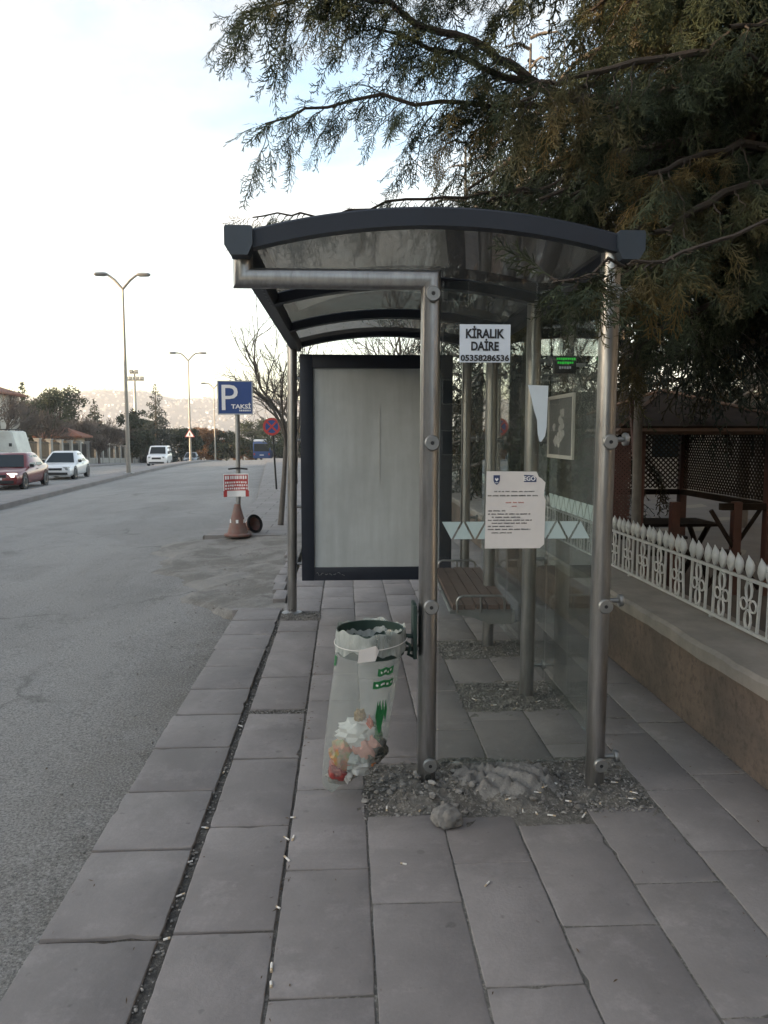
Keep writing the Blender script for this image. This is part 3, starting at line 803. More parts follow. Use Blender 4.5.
def words(b, x, z, w, h=.0062, y=YN-.0022):
    x1 = x+w
    while x < x1-.004:
        ww = min(rg.uniform(.010, .034), x1-x)
        # each word a run of letter strokes
        q = x
        while q < x+ww-.003:
            lw = rg.uniform(.0022, .0042); b.box(q, q+lw, y-.0004, y, z-h/2+rg.uniform(0, .001), z+h/2-rg.uniform(0, .0016)); q += lw+.0011
        x += ww+.0042
b = MB()
words(b, .645, 1.252, .178, .0055); words(b, .617, 1.234, .222, .0065)
for x, w, z in ((.618, .078, 1.168), (.618, .196, 1.154), (.635, .128, 1.140), (.618, .196, 1.127), (.635, .158, 1.114), (.618, .110, 1.100), (.618, .190, 1.087), (.635, .092, 1.072)): words(b, x, z, w)
b.build('lettering', M['ink_soft'], n2, smooth=0)
b = MB(); words(b, .695, 1.204, .078, .006); words(b, .722, 1.188, .026, .005); b.build('red_lettering', M['ink_red'], n2, smooth=0)
b = MB(); y = YN-.0022
b.prism([(.640, 1.323), (.668, 1.323), (.668, 1.300), (.663, 1.288), (.654, 1.281), (.645, 1.288), (.640, 1.300)], .0005, lambda a, c, h: (a, y-h, c))
em = b.build('emblem', M['ink_blue'], n2, smooth=0)
b = MB(); b.prism([(.646, 1.306), (.654, 1.296), (.662, 1.306), (.658, 1.312), (.654, 1.305), (.650, 1.312)], .0005, lambda a, c, h: (a, y-.0008-h, c)); b.box(.647, .661, y-.0013, y-.0008, 1.289, 1.2915)
b.build('emblem_detail', M['white'], em, smooth=0)
b = MB(); b.prism([(.773, 1.293), (.828, 1.293), (.828, 1.311), (.812, 1.322), (.773, 1.324)], .0005, lambda a, c, h: (a, y-h, c))
lg = b.build('logo', M['ink_blue'], n2, smooth=0)
lettering('logo_lettering', 'EGO', .026, M['white'], lg, (.797-o0.x, -.0032, 1.307-o0.z), FRONT, bold=.0006)
pol = [(.784, 1.709), (.872, 1.706), (.868, 1.53), (.862, 1.49), (.845, 1.466), (.838, 1.47), (.830, 1.50), (.826, 1.56), (.812, 1.60), (.800, 1.65), (.790, 1.685)]
sheet('torn_paper', 'pale blue remnant of a torn poster with a ragged left edge on the side pane', 'paper', pol, M['torn'])
for t in NOT:
    k = .9455; t.scale = (k, 1, k); t.location.x *= k; t.location.z = 1.5+(t.location.z-1.5)*k
# framed picture on the back pane
fp = thing('framed_picture', 'silver framed portrait format picture hanging on the back pane of the shelter', 'picture', (1.12, 4.0, 1.37))
def inx(a, c, h): return (1.1255-h, a, c)
b = MB()
Y0, Y1, Z0, Z1 = 3.745, 4.215, 1.373, 1.702; w = .018
for p in ([(Y0, Z0), (Y1, Z0), (Y1, Z0+w), (Y0, Z0+w)], [(Y0, Z1-w), (Y1, Z1-w), (Y1, Z1), (Y0, Z1)], [(Y0, Z0+w), (Y0+w, Z0+w), (Y0+w, Z1-w), (Y0, Z1-w)], [(Y1-w, Z0+w), (Y1, Z0+w), (Y1, Z1-w), (Y1-w, Z1-w)]):
    b.prism(p, .012, inx)
b.build('frame', mat('silver_frame', (.62, .6, .56), .4, .3, .15), fp, smooth=0)
def pic():
    m, nt, bs = newmat('picture_print'); p = objpos(nt)
    f = noise(nt, 7, 6, .75, p, .8)
    col = mixc(nt, ramp(nt, f, [(.50, 0), (.62, 1)]), (.10, .105, .105), (.42, .42, .41)); nt.links.new(col, bs.inputs['Base Color']); bs.inputs['Roughness'].default_value = .35
    return m
M['pictone'] = mat('picture_ground', (.11, .115, .115), .4, var=.3, scale=5)
b = MB().prism([(Y0+w, Z0+w), (Y1-w, Z0+w), (Y1-w, Z1-w), (Y0+w, Z1-w)], .006, inx); pc = b.build('picture_sheet', M['pictone'], fp, smooth=0)
b = MB(); rg = random.Random(9)
for k in range(16):
    a, c = 3.97+rg.gauss(0, .05), 1.53+rg.gauss(0, .05); r = rg.uniform(.012, .035)
    b.prism([(a+r*math.cos(q)*rg.uniform(.6, 1.2)*1.2, c+r*math.sin(q)*rg.uniform(.6, 1.3)) for q in lin(0, 5.6, 9)], .0005+.0001*k, lambda a_, c_, h: (1.1255-.0062-h, a_, c_))
b.build('pale_image', mat('picture_pale', (.42, .42, .41), .5, var=.4, scale=20), pc, smooth=0)
# added glowing box in place of a green reflection in the back pane
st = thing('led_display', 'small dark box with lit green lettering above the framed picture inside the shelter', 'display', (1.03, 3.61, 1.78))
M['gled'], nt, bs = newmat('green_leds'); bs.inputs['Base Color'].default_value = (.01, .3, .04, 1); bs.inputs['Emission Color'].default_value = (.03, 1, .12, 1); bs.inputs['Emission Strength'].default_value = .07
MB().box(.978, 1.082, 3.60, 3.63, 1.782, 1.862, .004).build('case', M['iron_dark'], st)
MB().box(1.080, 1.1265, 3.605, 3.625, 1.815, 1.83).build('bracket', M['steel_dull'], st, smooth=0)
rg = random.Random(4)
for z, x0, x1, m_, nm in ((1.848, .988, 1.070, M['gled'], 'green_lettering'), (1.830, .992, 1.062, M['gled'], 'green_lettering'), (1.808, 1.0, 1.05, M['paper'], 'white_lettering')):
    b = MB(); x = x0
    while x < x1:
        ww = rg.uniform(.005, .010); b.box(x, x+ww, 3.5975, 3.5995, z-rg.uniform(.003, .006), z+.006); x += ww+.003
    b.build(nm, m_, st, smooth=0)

# ------------------------------------------------------------------ litter bin and bag
lb = thing('litter_bin', 'dark green open ring litter holder bolted to the near shelter post', 'litter bin', (.1, 3.14, .57))
b = MB(); b.box(.276, .292, 3.085, 3.20, .575, .80, .003); bk = b.build('bracket', M['green'], lb)
b = MB(); b.box(.293, .303, 3.125, 3.16, .60, .615); b.box(.293, .303, 3.125, 3.16, .75, .765); b.build('bolt', M['steel_dull'], bk)
rc = (.102, 3.12); rr = .138
b = MB(); b.lathe([(rr-.004, .700), (rr, .702), (rr+.002, .695), (rr+.001, .60), (rr-.003, .598), (rr-.004, .605), (rr-.004, .700)], (rc[0], rc[1], 0), 40, cap=False)
b.build('ring', M['green'], lb)
b = MB(); b.box(.225, .28, 3.105, 3.135, .66, .672, .002); b.box(.225, .28, 3.105, 3.135, .605, .617, .002)
b.tube([(.275, 3.10, .585), (.255, 3.08, .60), (.262, 3.07, .64), (.245, 3.06, .655)], .006, 8); b.build('arm', M['green'], lb)
bg = thing('rubbish_bag', 'clear plastic rubbish bag with green print hanging from the green bin ring', 'rubbish bag', (.05, 3.1, .02))
def baghalf(t):         # t 0 top .. 1 bottom : centre x,y, radii, z
    z = .69-.60*t
    cx_ = rc[0]-.082*t**1.1; cy_ = rc[1]-.02*t
    rx = (.139-.005*math.sin(t*3.1))*(1 if t < .75 else 1-.12*((t-.75)/.25)**2)
    ry = rx*(1 if t < .8 else 1-.55*((t-.8)/.2)**1.5)
    if t > .93: rx *= 1-.28*((t-.93)/.07)**2; ry *= 1-.3*((t-.93)/.07)
    return cx_, cy_, rx, ry, z
rings = []
NB = 56
for i in range(41):
    t = i/40; cx_, cy_, rx, ry, z = baghalf(t); ring = []
    for j in range(NB):
        a = 2*math.pi*j/NB
        w = 1+(.010+.045*t)*math.sin(a*5+t*3)*math.sin(t*9+a*2)*.5+.015*math.sin(a*17+t*6)*min(1, t*3)+.012*math.sin(a*9-t*22)*max(0, t-.5)
        tilt = .075*math.cos(a)*max(0, t-.45)/.55
        ring.append((cx_+rx*w*math.cos(a), cy_+ry*w*math.sin(a), max(.004, z+tilt+.01*math.sin(a*3+1)*t*t)))
    rings.append(ring)
b = MB(); b.loft(rings, cap=False); last = rings[-1]
cbot = tuple(sum(v[k] for v in last)/len(last)-(0 if k < 2 else .006) for k in range(3))
nb0 = len(b.v)-NB; b.v.append(cbot)
for j in range(NB): b.f.append((nb0+j, nb0+(j+1) % NB, len(b.v)-1)); b.mi.append(0)
b.build('bag_body', M['bag'], bg, smooth=80)
# cuff folded over the ring
rings = []
for i in range(12):
    t = i/11; ring = []
    for j in range(NB*2):
        a = 2*math.pi*j/(NB*2)
        w = 1+.018*math.sin(a*13+t*7)*t+.014*math.sin(a*29-t*5)*t+.011*math.sin(a*41+t*15)*min(1, t*3)
        ring.append((rc[0]+(rr+.005+.004*t)*w*math.cos(a), rc[1]+(rr+.005+.004*t)*w*math.sin(a), .706+(.007*math.sin(a*5+1)+.005*math.sin(a*12))*(1-t)-.085*t+.012*math.sin(a*3+.6)*t+.008*math.sin(a*11)*t))
    rings.append(ring)
rings.insert(0, [(rc[0]+(rr-.010)*math.cos(2*math.pi*j/(NB*2)), rc[1]+(rr-.010)*math.sin(2*math.pi*j/(NB*2)), .648+.010*math.sin(j*.37)+.012*math.sin(j*.113+1)+.006*math.sin(j*1.37)) for j in range(NB*2)])
MB().loft(rings, cap=False).build('cuff', M['bag2'], bg, smooth=80)
MB().tube([(rc[0]+(rr+.013)*math.cos(a), rc[1]+(rr+.013)*math.sin(a), .655+.012*math.sin(a+.9)) for a in lin(0, 2*math.pi, 49)], .0018, 6, cap=False).build('tie_string', M['paper_white'], bg)
def onbag(ang0, ang1, t0, t1, off=.004, nx=8, wav=.0):
    b = MB(); vs = []
    for i in range(nx+1):
        a = ang0+(ang1-ang0)*i/nx
        for t in (t0, t1):
            tt = t+wav*math.sin(i*1.4)
            cx_, cy_, rx, ry, z = baghalf(tt)
            w = 1+(.010+.045*tt)*math.sin(a*5+tt*3)*math.sin(tt*9+a*2)*.5+.015*math.sin(a*17+tt*6)*min(1, tt*3)
            vs.append((cx_+(rx*w+off)*math.cos(a), cy_+(ry*w+off)*math.sin(a), z+.075*math.cos(a)*max(0, tt-.45)/.55))
    b.add(vs, [(2*i, 2*i+2, 2*i+3, 2*i+1) for i in range(nx)]); return b
A = R(-90)
for a0, a1, t0, t1, wv in ((A+.30, A+.82, .20, .25, .006), (A+.20, A+.92, .285, .335, .004), (A+.48, A+.88, .085, .112, 0), (A-1.35, A-1.2, .15, .22, 0)):
    pr = onbag(a0, a1, t0, t1, wav=wv).build('green_print', M['green_print'], bg, smooth=0)
    q = onbag(a0+.08, a1-.08, t0+.018, t1-.018, off=.0052, wav=wv*1.3); 
    # broken pale strokes inside the band
    q.f = [f for n_, f in enumerate(q.f) if n_ in (0, 2, 3, 5, 7)]; q.mi = [0]*len(q.f)
    q.build('pale_strokes', M['paper_white'], pr, smooth=0)
tr = onbag(A+.38, A+.82, .47, .62, nx=9)
for k in range(10):
    q = tr.v[2*k]; tr.v[2*k] = (q[0], q[1], q[2]+(.03 if k % 2 else -.018)); q = tr.v[2*k+1]; tr.v[2*k+1] = (q[0], q[1], q[2]-(.03 if k in (4, 5) else -.02*(k % 3)))
tr.build('green_tree_print', M['green_print'], bg, smooth=0)
# the white paper tucked under the string
tag(MB().prism([(.045, .600), (.115, .607), (.130, .645), (.118, .668), (.052, .652)], .002, lambda a, c, h: (a, rc[1]-rr-.022+.6*(a-.08)**2*8-h, c)).build('paper_scrap', M['paper_white'], smooth=0), 'folded white paper scrap tucked under the string of the bin ring', 'paper')
# contents
def crumple(name, label, cat, c, r, m, seed, sq=(1, 1, 1)):
    c = (c[0], max(c[1], 3.035), max(c[2], .098+.75*(c[0]-.02)+.85*r*sq[2]))      # rests on the sloping bottom of the bag
    bm = bmesh.new(); bmesh.ops.create_icosphere(bm, subdivisions=3, radius=1); b = MB(); rg = random.Random(seed)
    k = [rg.uniform(1.5, 4.5) for _ in range(6)]; vs = []
    for v in bm.verts:
        q = v.co; d = 1+.16*math.sin(q.x*k[0]*2+k[3])*math.cos(q.y*k[1]*2)+.12*math.sin(q.z*k[2]*3+q.x*k[4]*2)+rg.uniform(-.05, .05)
        vs.append((c[0]+q.x*r*d*sq[0], c[1]+q.y*r*d*sq[1], c[2]+q.z*r*d*sq[2]))
    b.add(vs, [tuple(v.index for v in f.verts) for f in bm.faces]); bm.free()
    return tag(b.build(name, m, smooth=25), label, cat)
cm = lambda n, c: mat(n, c, .5, var=.3, scale=25)
crumple('crumpled_napkin', 'crumpled white napkins in the middle of the clear rubbish bag', 'napkin', (0.048, 3.056, 0.278), 0.0684, cm('napkin', (.72, .70, .68)), 1, (1.25, .8, .95))
crumple('pink_wrapper', 'pale pink wrapper below the white napkins in the rubbish bag', 'wrapper', (0.075, 3.041, 0.227), 0.0590, cm('pinkw', (.70, .36, .30)), 2, (1.05, .7, 1.0))
crumple('red_packet', 'red snack packet at the lower left of the rubbish bag', 'packet', (-0.022, 3.041, 0.196), 0.0566, mat('redw', (.62, .09, .05), .4, var=.6, scale=22, c2=(.10, .25, .08)), 3, (.9, .8, 1.15))
crumple('maroon_packet', 'dark red packet at the very bottom left of the rubbish bag', 'packet', (-0.035, 3.056, 0.127), 0.0496, cm('maroonw', (.33, .05, .045)), 4, (.9, .9, 1))
crumple('brown_cup', 'small brown paper cup showing above the white napkins in the bag', 'cup', (0.055, 3.056, 0.352), 0.0236, cm('browncup', (.35, .23, .10)), 5, (1, 1, 1.2))
crumple('clear_wrapper', 'grey clear plastic wrapper at the bottom centre of the rubbish bag', 'wrapper', (0.045, 3.036, 0.136), 0.0590, cm('greyw', (.42, .44, .43)), 6, (1.0, .8, .9))
crumple('white_wrapper', 'white slim wrapper standing at the bottom of the rubbish bag', 'wrapper', (0.005, 3.011, 0.114), 0.0354, cm('whitew', (.68, .68, .66)), 7, (.6, .5, 1.2))
crumple('black_packet', 'dark packet at the right side low in the rubbish bag', 'packet', (0.115, 3.056, 0.209), 0.0590, cm('blackw', (.035, .04, .035)), 8, (.9, .8, .9))
crumple('green_packet', 'green packet beside the pink wrapper in the rubbish bag', 'packet', (0.125, 3.046, 0.284), 0.0389, cm('greenw', (.04, .14, .05)), 9, (.6, .7, 1.2))
crumple('orange_wrapper', 'orange red wrapper strip above the green packet in the bag', 'wrapper', (0.095, 3.026, 0.310), 0.0307, cm('orangew', (.62, .17, .10)), 10, (.5, .5, 1.5))
crumple('grey_scrap', 'crushed grey scrap at the lowest left corner of the rubbish bag', 'wrapper', (-0.025, 3.075, 0.090), .05, cm('scrapw', (.30, .29, .27)), 14, (1.1, .8, .7))
crumple('red_box', 'bright red box end under the pink wrapper in the rubbish bag', 'box', (0.030, 3.030, 0.163), .038, cm('redbox', (.60, .06, .04)), 15, (1.2, .7, .8))
crumple('orange_peel', 'orange peel low in the middle of the rubbish bag', 'peel', (0.090, 3.020, 0.146), .03, cm('peelw', (.50, .19, .07)), 16, (1.2, .7, .8))
crumple('dirty_tissue', 'damp grey tissue wad at the lower right of the rubbish bag', 'tissue', (0.100, 3.056, 0.148), 0.0496, cm('tissuew', (.15, .145, .13)), 12, (1.1, .9, .8))

# ------------------------------------------------------------------ garden wall, iron fence
gw = thing('garden_wall', 'low stained plaster garden wall with a worn concrete coping beside the pavement', 'wall', (1.95, 6, 0))
b = MB(); xs = [1.785, 2.16]
for side in (0,):
    ysw = lin(-4, 30, 171); rings = []
    for y in ysw:
        w = .006*hn(y*2.1, 1)+.004*hn(y*6, 2)
        rings.append([(1.782+w, y, -.5), (1.782+w*.6, y, .18), (1.784-w, y, .395), (2.14, y, .395), (2.14, y, -.6)])
    b.loft(rings)
b.build('wall_body', M['plaster'], gw, smooth=50)
b = MB(); rings = []
for y in lin(-4, 30, 341):
    w = .006*hn(y*3.3, 4)+.005*hn(y*9.7, 2); u = .005*hn(y*7.1, 7)
    rings.append([(1.742+w, y, .397), (1.740+w, y, .455+u), (1.758+w, y, .474+u*.5), (2.17, y, .478), (2.18, y, .397)])
b.loft(rings); b.build('coping', M['coping'], gw, smooth=40)
fe = thing('iron_fence', 'low white painted iron fence with leaf tips and ring ornaments on the garden wall', 'fence', (2.05, 5.5, .478))
XF = 2.05
b = MB()
b.box(XF-.009, XF+.009, .9, 10.4, .756, .772, .002); b.box(XF-.009, XF+.009, .9, 10.4, .490, .506, .002)
b.build('rail', M['iron_white'], fe, smooth=0)
for y in (1.6, 2.9, 4.15, 5.4, 6.65, 7.9, 9.2):
    MB().box(XF-.009, XF+.009, y-.011, y+.011, .45, .4895).build('foot', M['iron_white'], fe, smooth=0)
def leaftip():
    b = MB(); rings = []
    for t, w, d, sh_ in ((0, .008, .008, 0), (.012, .018, .014, 0), (.04, .034, .022, -.002), (.065, .033, .021, -.002), (.085, .023, .015, .003), (.10, .010, .006, .010), (.112, .0015, .002, .018)):
        rings.append([(d*math.cos(a)*.9, w*math.cos(a*1)*0+w*math.sin(a)+sh_, t) for a in lin(0, 2*math.pi*11/12, 12)])
    return b.loft(rings)
pitch = .0935; pick = orn = None; k = 0; y = 1.05; rgf = random.Random(8)
with local():
    while y < 10.2 and k < 98:
        if k % 3 != 2:
            if pick is None:
                o = pick = MB().box(-.006, .006, -.006, .006, .0, .252).build('picket', M['iron_white'], fe, smooth=0)
                q = leaftip().build('leaf_tip', M['iron_white'], pick, smooth=60); q.location = (0, 0, .268)
            else: o = copy_tree(pick, fe)
            o.location = (0, y-5.5, .506-.478); o.rotation_euler = (rgf.gauss(0, .012), rgf.gauss(0, .015), 0)
        else:       # a ring ornament between two pairs of pickets, with its own leaf tip on the rail
            if orn is None:
                b = MB()
                for (dy, dz, ry, rz_) in ((0, .196, .026, .046), (0, .054, .026, .046), (-.045, .125, .032, .030), (.045, .125, .032, .030)):
                    b.tube([(0, dy+ry*math.cos(a), dz+rz_*math.sin(a)) for a in lin(0, 2*math.pi, 17)], .0062, 6, cap=False)
                for sg in (-1, 1): b.tube([(0, sg*.02, .0), (0, sg*.035, .04), (0, sg*.03, .075), (0, sg*.012, .095)], .005, 5)
                for sg in (-1, 1): b.tube([(0, sg*.02, .25), (0, sg*.035, .21), (0, sg*.03, .175), (0, sg*.012, .155)], .005, 5)
                o = orn = b.build('ring_ornament', M['iron_white'], fe, smooth=60)
                q = leaftip().build('leaf_tip', M['iron_white'], orn, smooth=60); q.location = (0, 0, .268)
            else: o = copy_tree(orn, fe)
            o.location = (0, y-5.5, .506-.478)
        y += pitch; k += 1

# ------------------------------------------------------------------ garden behind the wall
tag(MB().grid(lin(2.14, 16, 20), lin(-6, 32, 40), lambda x, y: -.435+.02*hn(x*.7, y*.8)).build('garden_ground', M['garden_soil'], smooth=60), kind='structure')
gz = thing('wooden_gazebo', 'dark reddish wooden gazebo with lattice sides and a low boarded roof behind the fence', 'gazebo', (4.75, 10.2, -.45))
GX0, GX1, GY0, GY1, GZ = 3.45, 5.05, 8.9, 11.3, -.45
for x in (GX0, GX1):
    for y in (GY0, GY1): MB().box(x-.055, x+.055, y-.055, y+.055, GZ, 1.55, .008).build('post', M['gazebo_wood'], gz, smooth=0)
def lattice(p0, p1, z0, z1, step=.075, m=M['gazebo_dark']):
    b = MB(); p0, p1 = Vector((*p0, 0)), Vector((*p1, 0)); L = (p1-p0).length; d = (p1-p0)/L; nrm = Vector((-d.y, d.x, 0)); H = z1-z0
    for sgn in (1, -1):
        s = -H
        while s < L+H:
            # line from (s,0) rising at 45 deg
            a0, a1 = (s, s+H) if sgn > 0 else (s+H, s)
            u0, w0, u1, w1 = a0, 0, a1, H
            def clip(u0, w0, u1, w1):
                if u0 == u1: return None
                pts = []
                for (ua, wa, ub, wb) in ((u0, w0, u1, w1),):
                    t0, t1 = 0, 1; du = ub-ua
                    for bound, sg in ((0, 1), (L, -1)):
                        va, vb = sg*(ua-bound), sg*(ub-bound)
                        if va < 0 and vb < 0: return None
                        if va < 0: t0 = max(t0, va/(va-vb))
                        if vb < 0: t1 = min(t1, va/(va-vb))
                    if t0 >= t1: return None
                    return ua+du*t0, wa+(wb-wa)*t0, ua+du*t1, wa+(wb-wa)*t1
            c = clip(u0, w0, u1, w1)
            if c and abs(c[2]-c[0]) > .02:
                A0 = p0+d*c[0]+nrm*(.006*sgn); B0 = p0+d*c[2]+nrm*(.006*sgn); A0.z = z0+c[1]; B0.z = z0+c[3]
                dirv = (B0-A0).normalized(); sd = dirv.cross(nrm)  .normalized()*.011; th = nrm*.004
                vs = [A0+sd+th, A0-sd+th, B0-sd+th, B0+sd+th, A0+sd-th, A0-sd-th, B0-sd-th, B0+sd-th]
                b.add(vs, [(0, 1, 2, 3), (7, 6, 5, 4), (0, 4, 5, 1), (1, 5, 6, 2), (2, 6, 7, 3), (3, 7, 4, 0)])
            s += step
    return b.build('lattice_panel', m, gz, smooth=0)
lattice((GX0+.06, GY1), (GX1-.06, GY1), .70, 1.52)
lattice((GX1, GY0+.06), (GX1, GY1-.06), .70, 1.52)
lattice((GX0-.75, GY0+.3), (GX0-.1, GY0), .45, 1.45, .05, M['gazebo_wood'])
b = MB()
for (x0, x1, y0, y1) in ((GX0, GX1, GY1-.04, GY1+.04), (GX1-.04, GX1+.04, GY0, GY1), (GX0+1.0, GX1, GY0-.04, GY0+.04)):
    b.box(x0, x1, y0, y1, .60, .68, .005)
b.build('rail', M['gazebo_dark'], gz, smooth=0)
for x in (GX0+.45, GX0+1.2): MB().box(x-.05, x+.05, GY0-.05, GY0+.05, GZ, .70, .008).build('short_post', M['gazebo_wood'], gz, smooth=0)
b = MB()
for x in (GX0+.88,):
    for s in (1, -1):
        b.tube([(x+(.0 if s > 0 else .62), GY0+.0+.02*s, GZ+.1), (x+(.62 if s > 0 else 0), GY0+.02*s, .6)], .028, 6)
b.build('cross_brace', M['gazebo_dark'], gz)
b = MB(); ov = .36; ap = (4.10, 9.9, 2.02)
cr = [(GX0-ov, GY0-ov, 1.56), (GX1+ov, GY0-ov, 1.56), (GX1+ov, GY1+ov, 1.56), (GX0-ov, GY1+ov, 1.56)]
for i in range(4):
    a, c = cr[i], cr[(i+1) % 4]
    t = [(v[0], v[1], v[2]+.03) for v in (a, c, ap)]
    b.add([a, c, ap]+t, [(0, 1, 2), (3, 5, 4), (0, 3, 4, 1), (1, 4, 5, 2), (2, 5, 3, 0)])
b.build('roof', M['gazebo_dark'], gz, smooth=0)
M['fascia'] = mat('gazebo_fascia', (.10, .058, .036), .8, var=.4, scale=6)
for i in range(4):
    a, c = Vector(cr[i]), Vector(cr[(i+1) % 4]); dn = Vector((0, 0, -.03))
    MB().tube([a+dn, c+dn], .035, 4).build('fascia', M['fascia'], gz, smooth=0); MB().tube([a+Vector((0, 0, .04)), Vector(ap)+Vector((0, 0, .04))], .028, 4).build('hip_board', M['fascia'], gz, smooth=0)
# leaning plank and picnic table
lp = MB().box(-.022, .022, -.03, .03, 0, 2.35, .003, rot=Euler((R(-3), R(-5), 0)), org=(0, 0, 0))
with local(): o = lp.build('leaning_plank', M['gazebo_wood'], smooth=0)
o.location = (3.28, 8.1, -.45); tag(o, 'long reddish plank leaning upright in front of the gazebo', 'plank')
pt = thing('picnic_table', 'dark weathered picnic table with crossed legs inside the gazebo', 'table', (4.7, 10.1, -.45))
for k in range(5): MB().box(3.75, 4.9, 9.72+k*.155, 9.865+k*.155, .30, .335, .004).build('tabletop', M['gazebo_dark'], pt, smooth=0)
for x in (3.9, 4.75):
    for s in (1, -1): MB().tube([(x, 10.1-.4*s, -.45), (x, 10.1+.3*s, .298)], .035, 6).build('leg', M['gazebo_dark'], pt)
for yy in (9.35, 10.85): MB().box(3.75, 4.9, yy-.14, yy+.14, .0, .04, .004).build('seat', M['gazebo_dark'], pt, smooth=0)
# pale low building beyond the garden
gb = thing('garden_building', 'plain grey building far behind the gazebo lattice', 'building', (11, 27, -.5))
MB().box(5, 20, 26, 34, -.6, 2.6).build('wall', mat('grey_render', (.34, .32, .29), .9, var=.25, scale=.8), gb, smooth=0)
MB().box(4.6, 20.4, 25.6, 34.4, 2.6, 2.9).build('roof', M['gazebo_dark'], gb, smooth=0)
for x in (7, 10.5, 14): MB().box(x, x+1.3, 25.97, 25.999, .7, 2.1).build('window', M['carglass'], gb, smooth=0)

# ------------------------------------------------------------------ trees
M['bark_dark'] = mat('bark_dark', (.05, .038, .03), .9, var=.4, scale=9, bmp=.6, bscale=25)
def spray_tpl(seed, n=11, sub=3, stem=.24, wid=.0055):
    """feathery evergreen sprig: stem along +x, side twigs each with small scale leaves"""
    g = np.random.default_rng(seed); V = []; F = []
    def blade(p, d, l, w, nrm):
        p, d, nrm = map(np.asarray, (p, d, nrm)); s = np.cross(d, nrm); s = s/np.linalg.norm(s)
        o = len(V); q = p+d*l
        V.extend([p-s*w*.5, p+s*w*.5, q+s*w*.22, q-s*w*.22]); F.append((o, o+1, o+2, o+3))
    for i in range(3):
        x0, x1 = stem*i/3, stem*(i+1)/3
        p0 = np.array([x0, 0, -.9*x0*x0]); p1 = np.array([x1, 0, -.9*x1*x1]); d = p1-p0; l = np.linalg.norm(d)
        blade(p0, d/l, l, wid*1.1, (0, .3, 1))
    for i in range(n):
        t = .12+.88*i/(n-1); x = stem*t; sgn = 1 if i % 2 else -1
        L = .085*(1-.55*t)*g.uniform(.7, 1.25); a = g.uniform(.55, .95)
        d = np.array([math.cos(a), sgn*math.sin(a), g.uniform(-.55, .15)]); d /= np.linalg.norm(d)
        p = np.array([x, 0, -.9*x*x]); nrm = np.array([g.uniform(-.5, .5), g.uniform(-.5, .5), 1.])
        blade(p, d, L, wid, nrm)
        for k in range(sub):
            u = .25+.6*k/max(1, sub-1); a2 = a*sgn+(1 if (k % 2) else -1)*g.uniform(.45, .8)
            d2 = np.array([math.cos(a2), math.sin(a2), d[2]+g.uniform(-.35, .1)]); d2 /= np.linalg.norm(d2)
            blade(p+d*L*u, d2, L*g.uniform(.35, .6), wid*.95, nrm+g.uniform(-.3, .3, 3))
    return np.array(V), np.array(F)
TPL = [spray_tpl(s, 12+s % 4, 4, .15+.02*s, .0042+.0004*s) for s in range(7)]
TPL2 = [spray_tpl(20+s, 8, 2, .30, .012) for s in range(5)]
def instance(tpls, P, D, S, g):
    P, D, S = np.asarray(P), np.asarray(D), np.asarray(S); Vs = []; Fs = []; off = 0
    D = D/np.linalg.norm(D, axis=1, keepdims=True)
    up = np.array([0, 0, 1.])+g.normal(0, .35, D.shape)
    Yv = np.cross(up, D); Yv /= np.linalg.norm(Yv, axis=1, keepdims=True); Zv = np.cross(D, Yv)
    which = g.integers(0, len(tpls), len(P))
    for k, (tv, tf) in enumerate(tpls):
        m = which == k; n = m.sum()
        if not n: continue
        v = P[m][:, None, :]+S[m][:, None, None]*(tv[None, :, 0:1]*D[m][:, None, :]+tv[None, :, 1:2]*Yv[m][:, None, :]+tv[None, :, 2:3]*Zv[m][:, None, :])
        f = tf[None]+(np.arange(n)*len(tv))[:, None, None]+off
        Vs.append(v.reshape(-1, 3)); Fs.append(f.reshape(-1, 4)); off += n*len(tv)
    return np.concatenate(Vs), np.concatenate(Fs)
def spline(pts, n):
    pts = [Vector(p) for p in pts]; out = []
    P = [pts[0]*2-pts[1]]+pts+[pts[-1]*2-pts[-2]]; m = len(pts)-1
    for i in range(n):
        t = m*i/(n-1); k = min(int(t), m-1); u = t-k; a, b_, c, d = P[k:k+4]
        out.append(.5*((2*b_)+(c-a)*u+(2*a-5*b_+4*c-d)*u*u+(3*b_-a-3*c+d)*u**3))
    return out
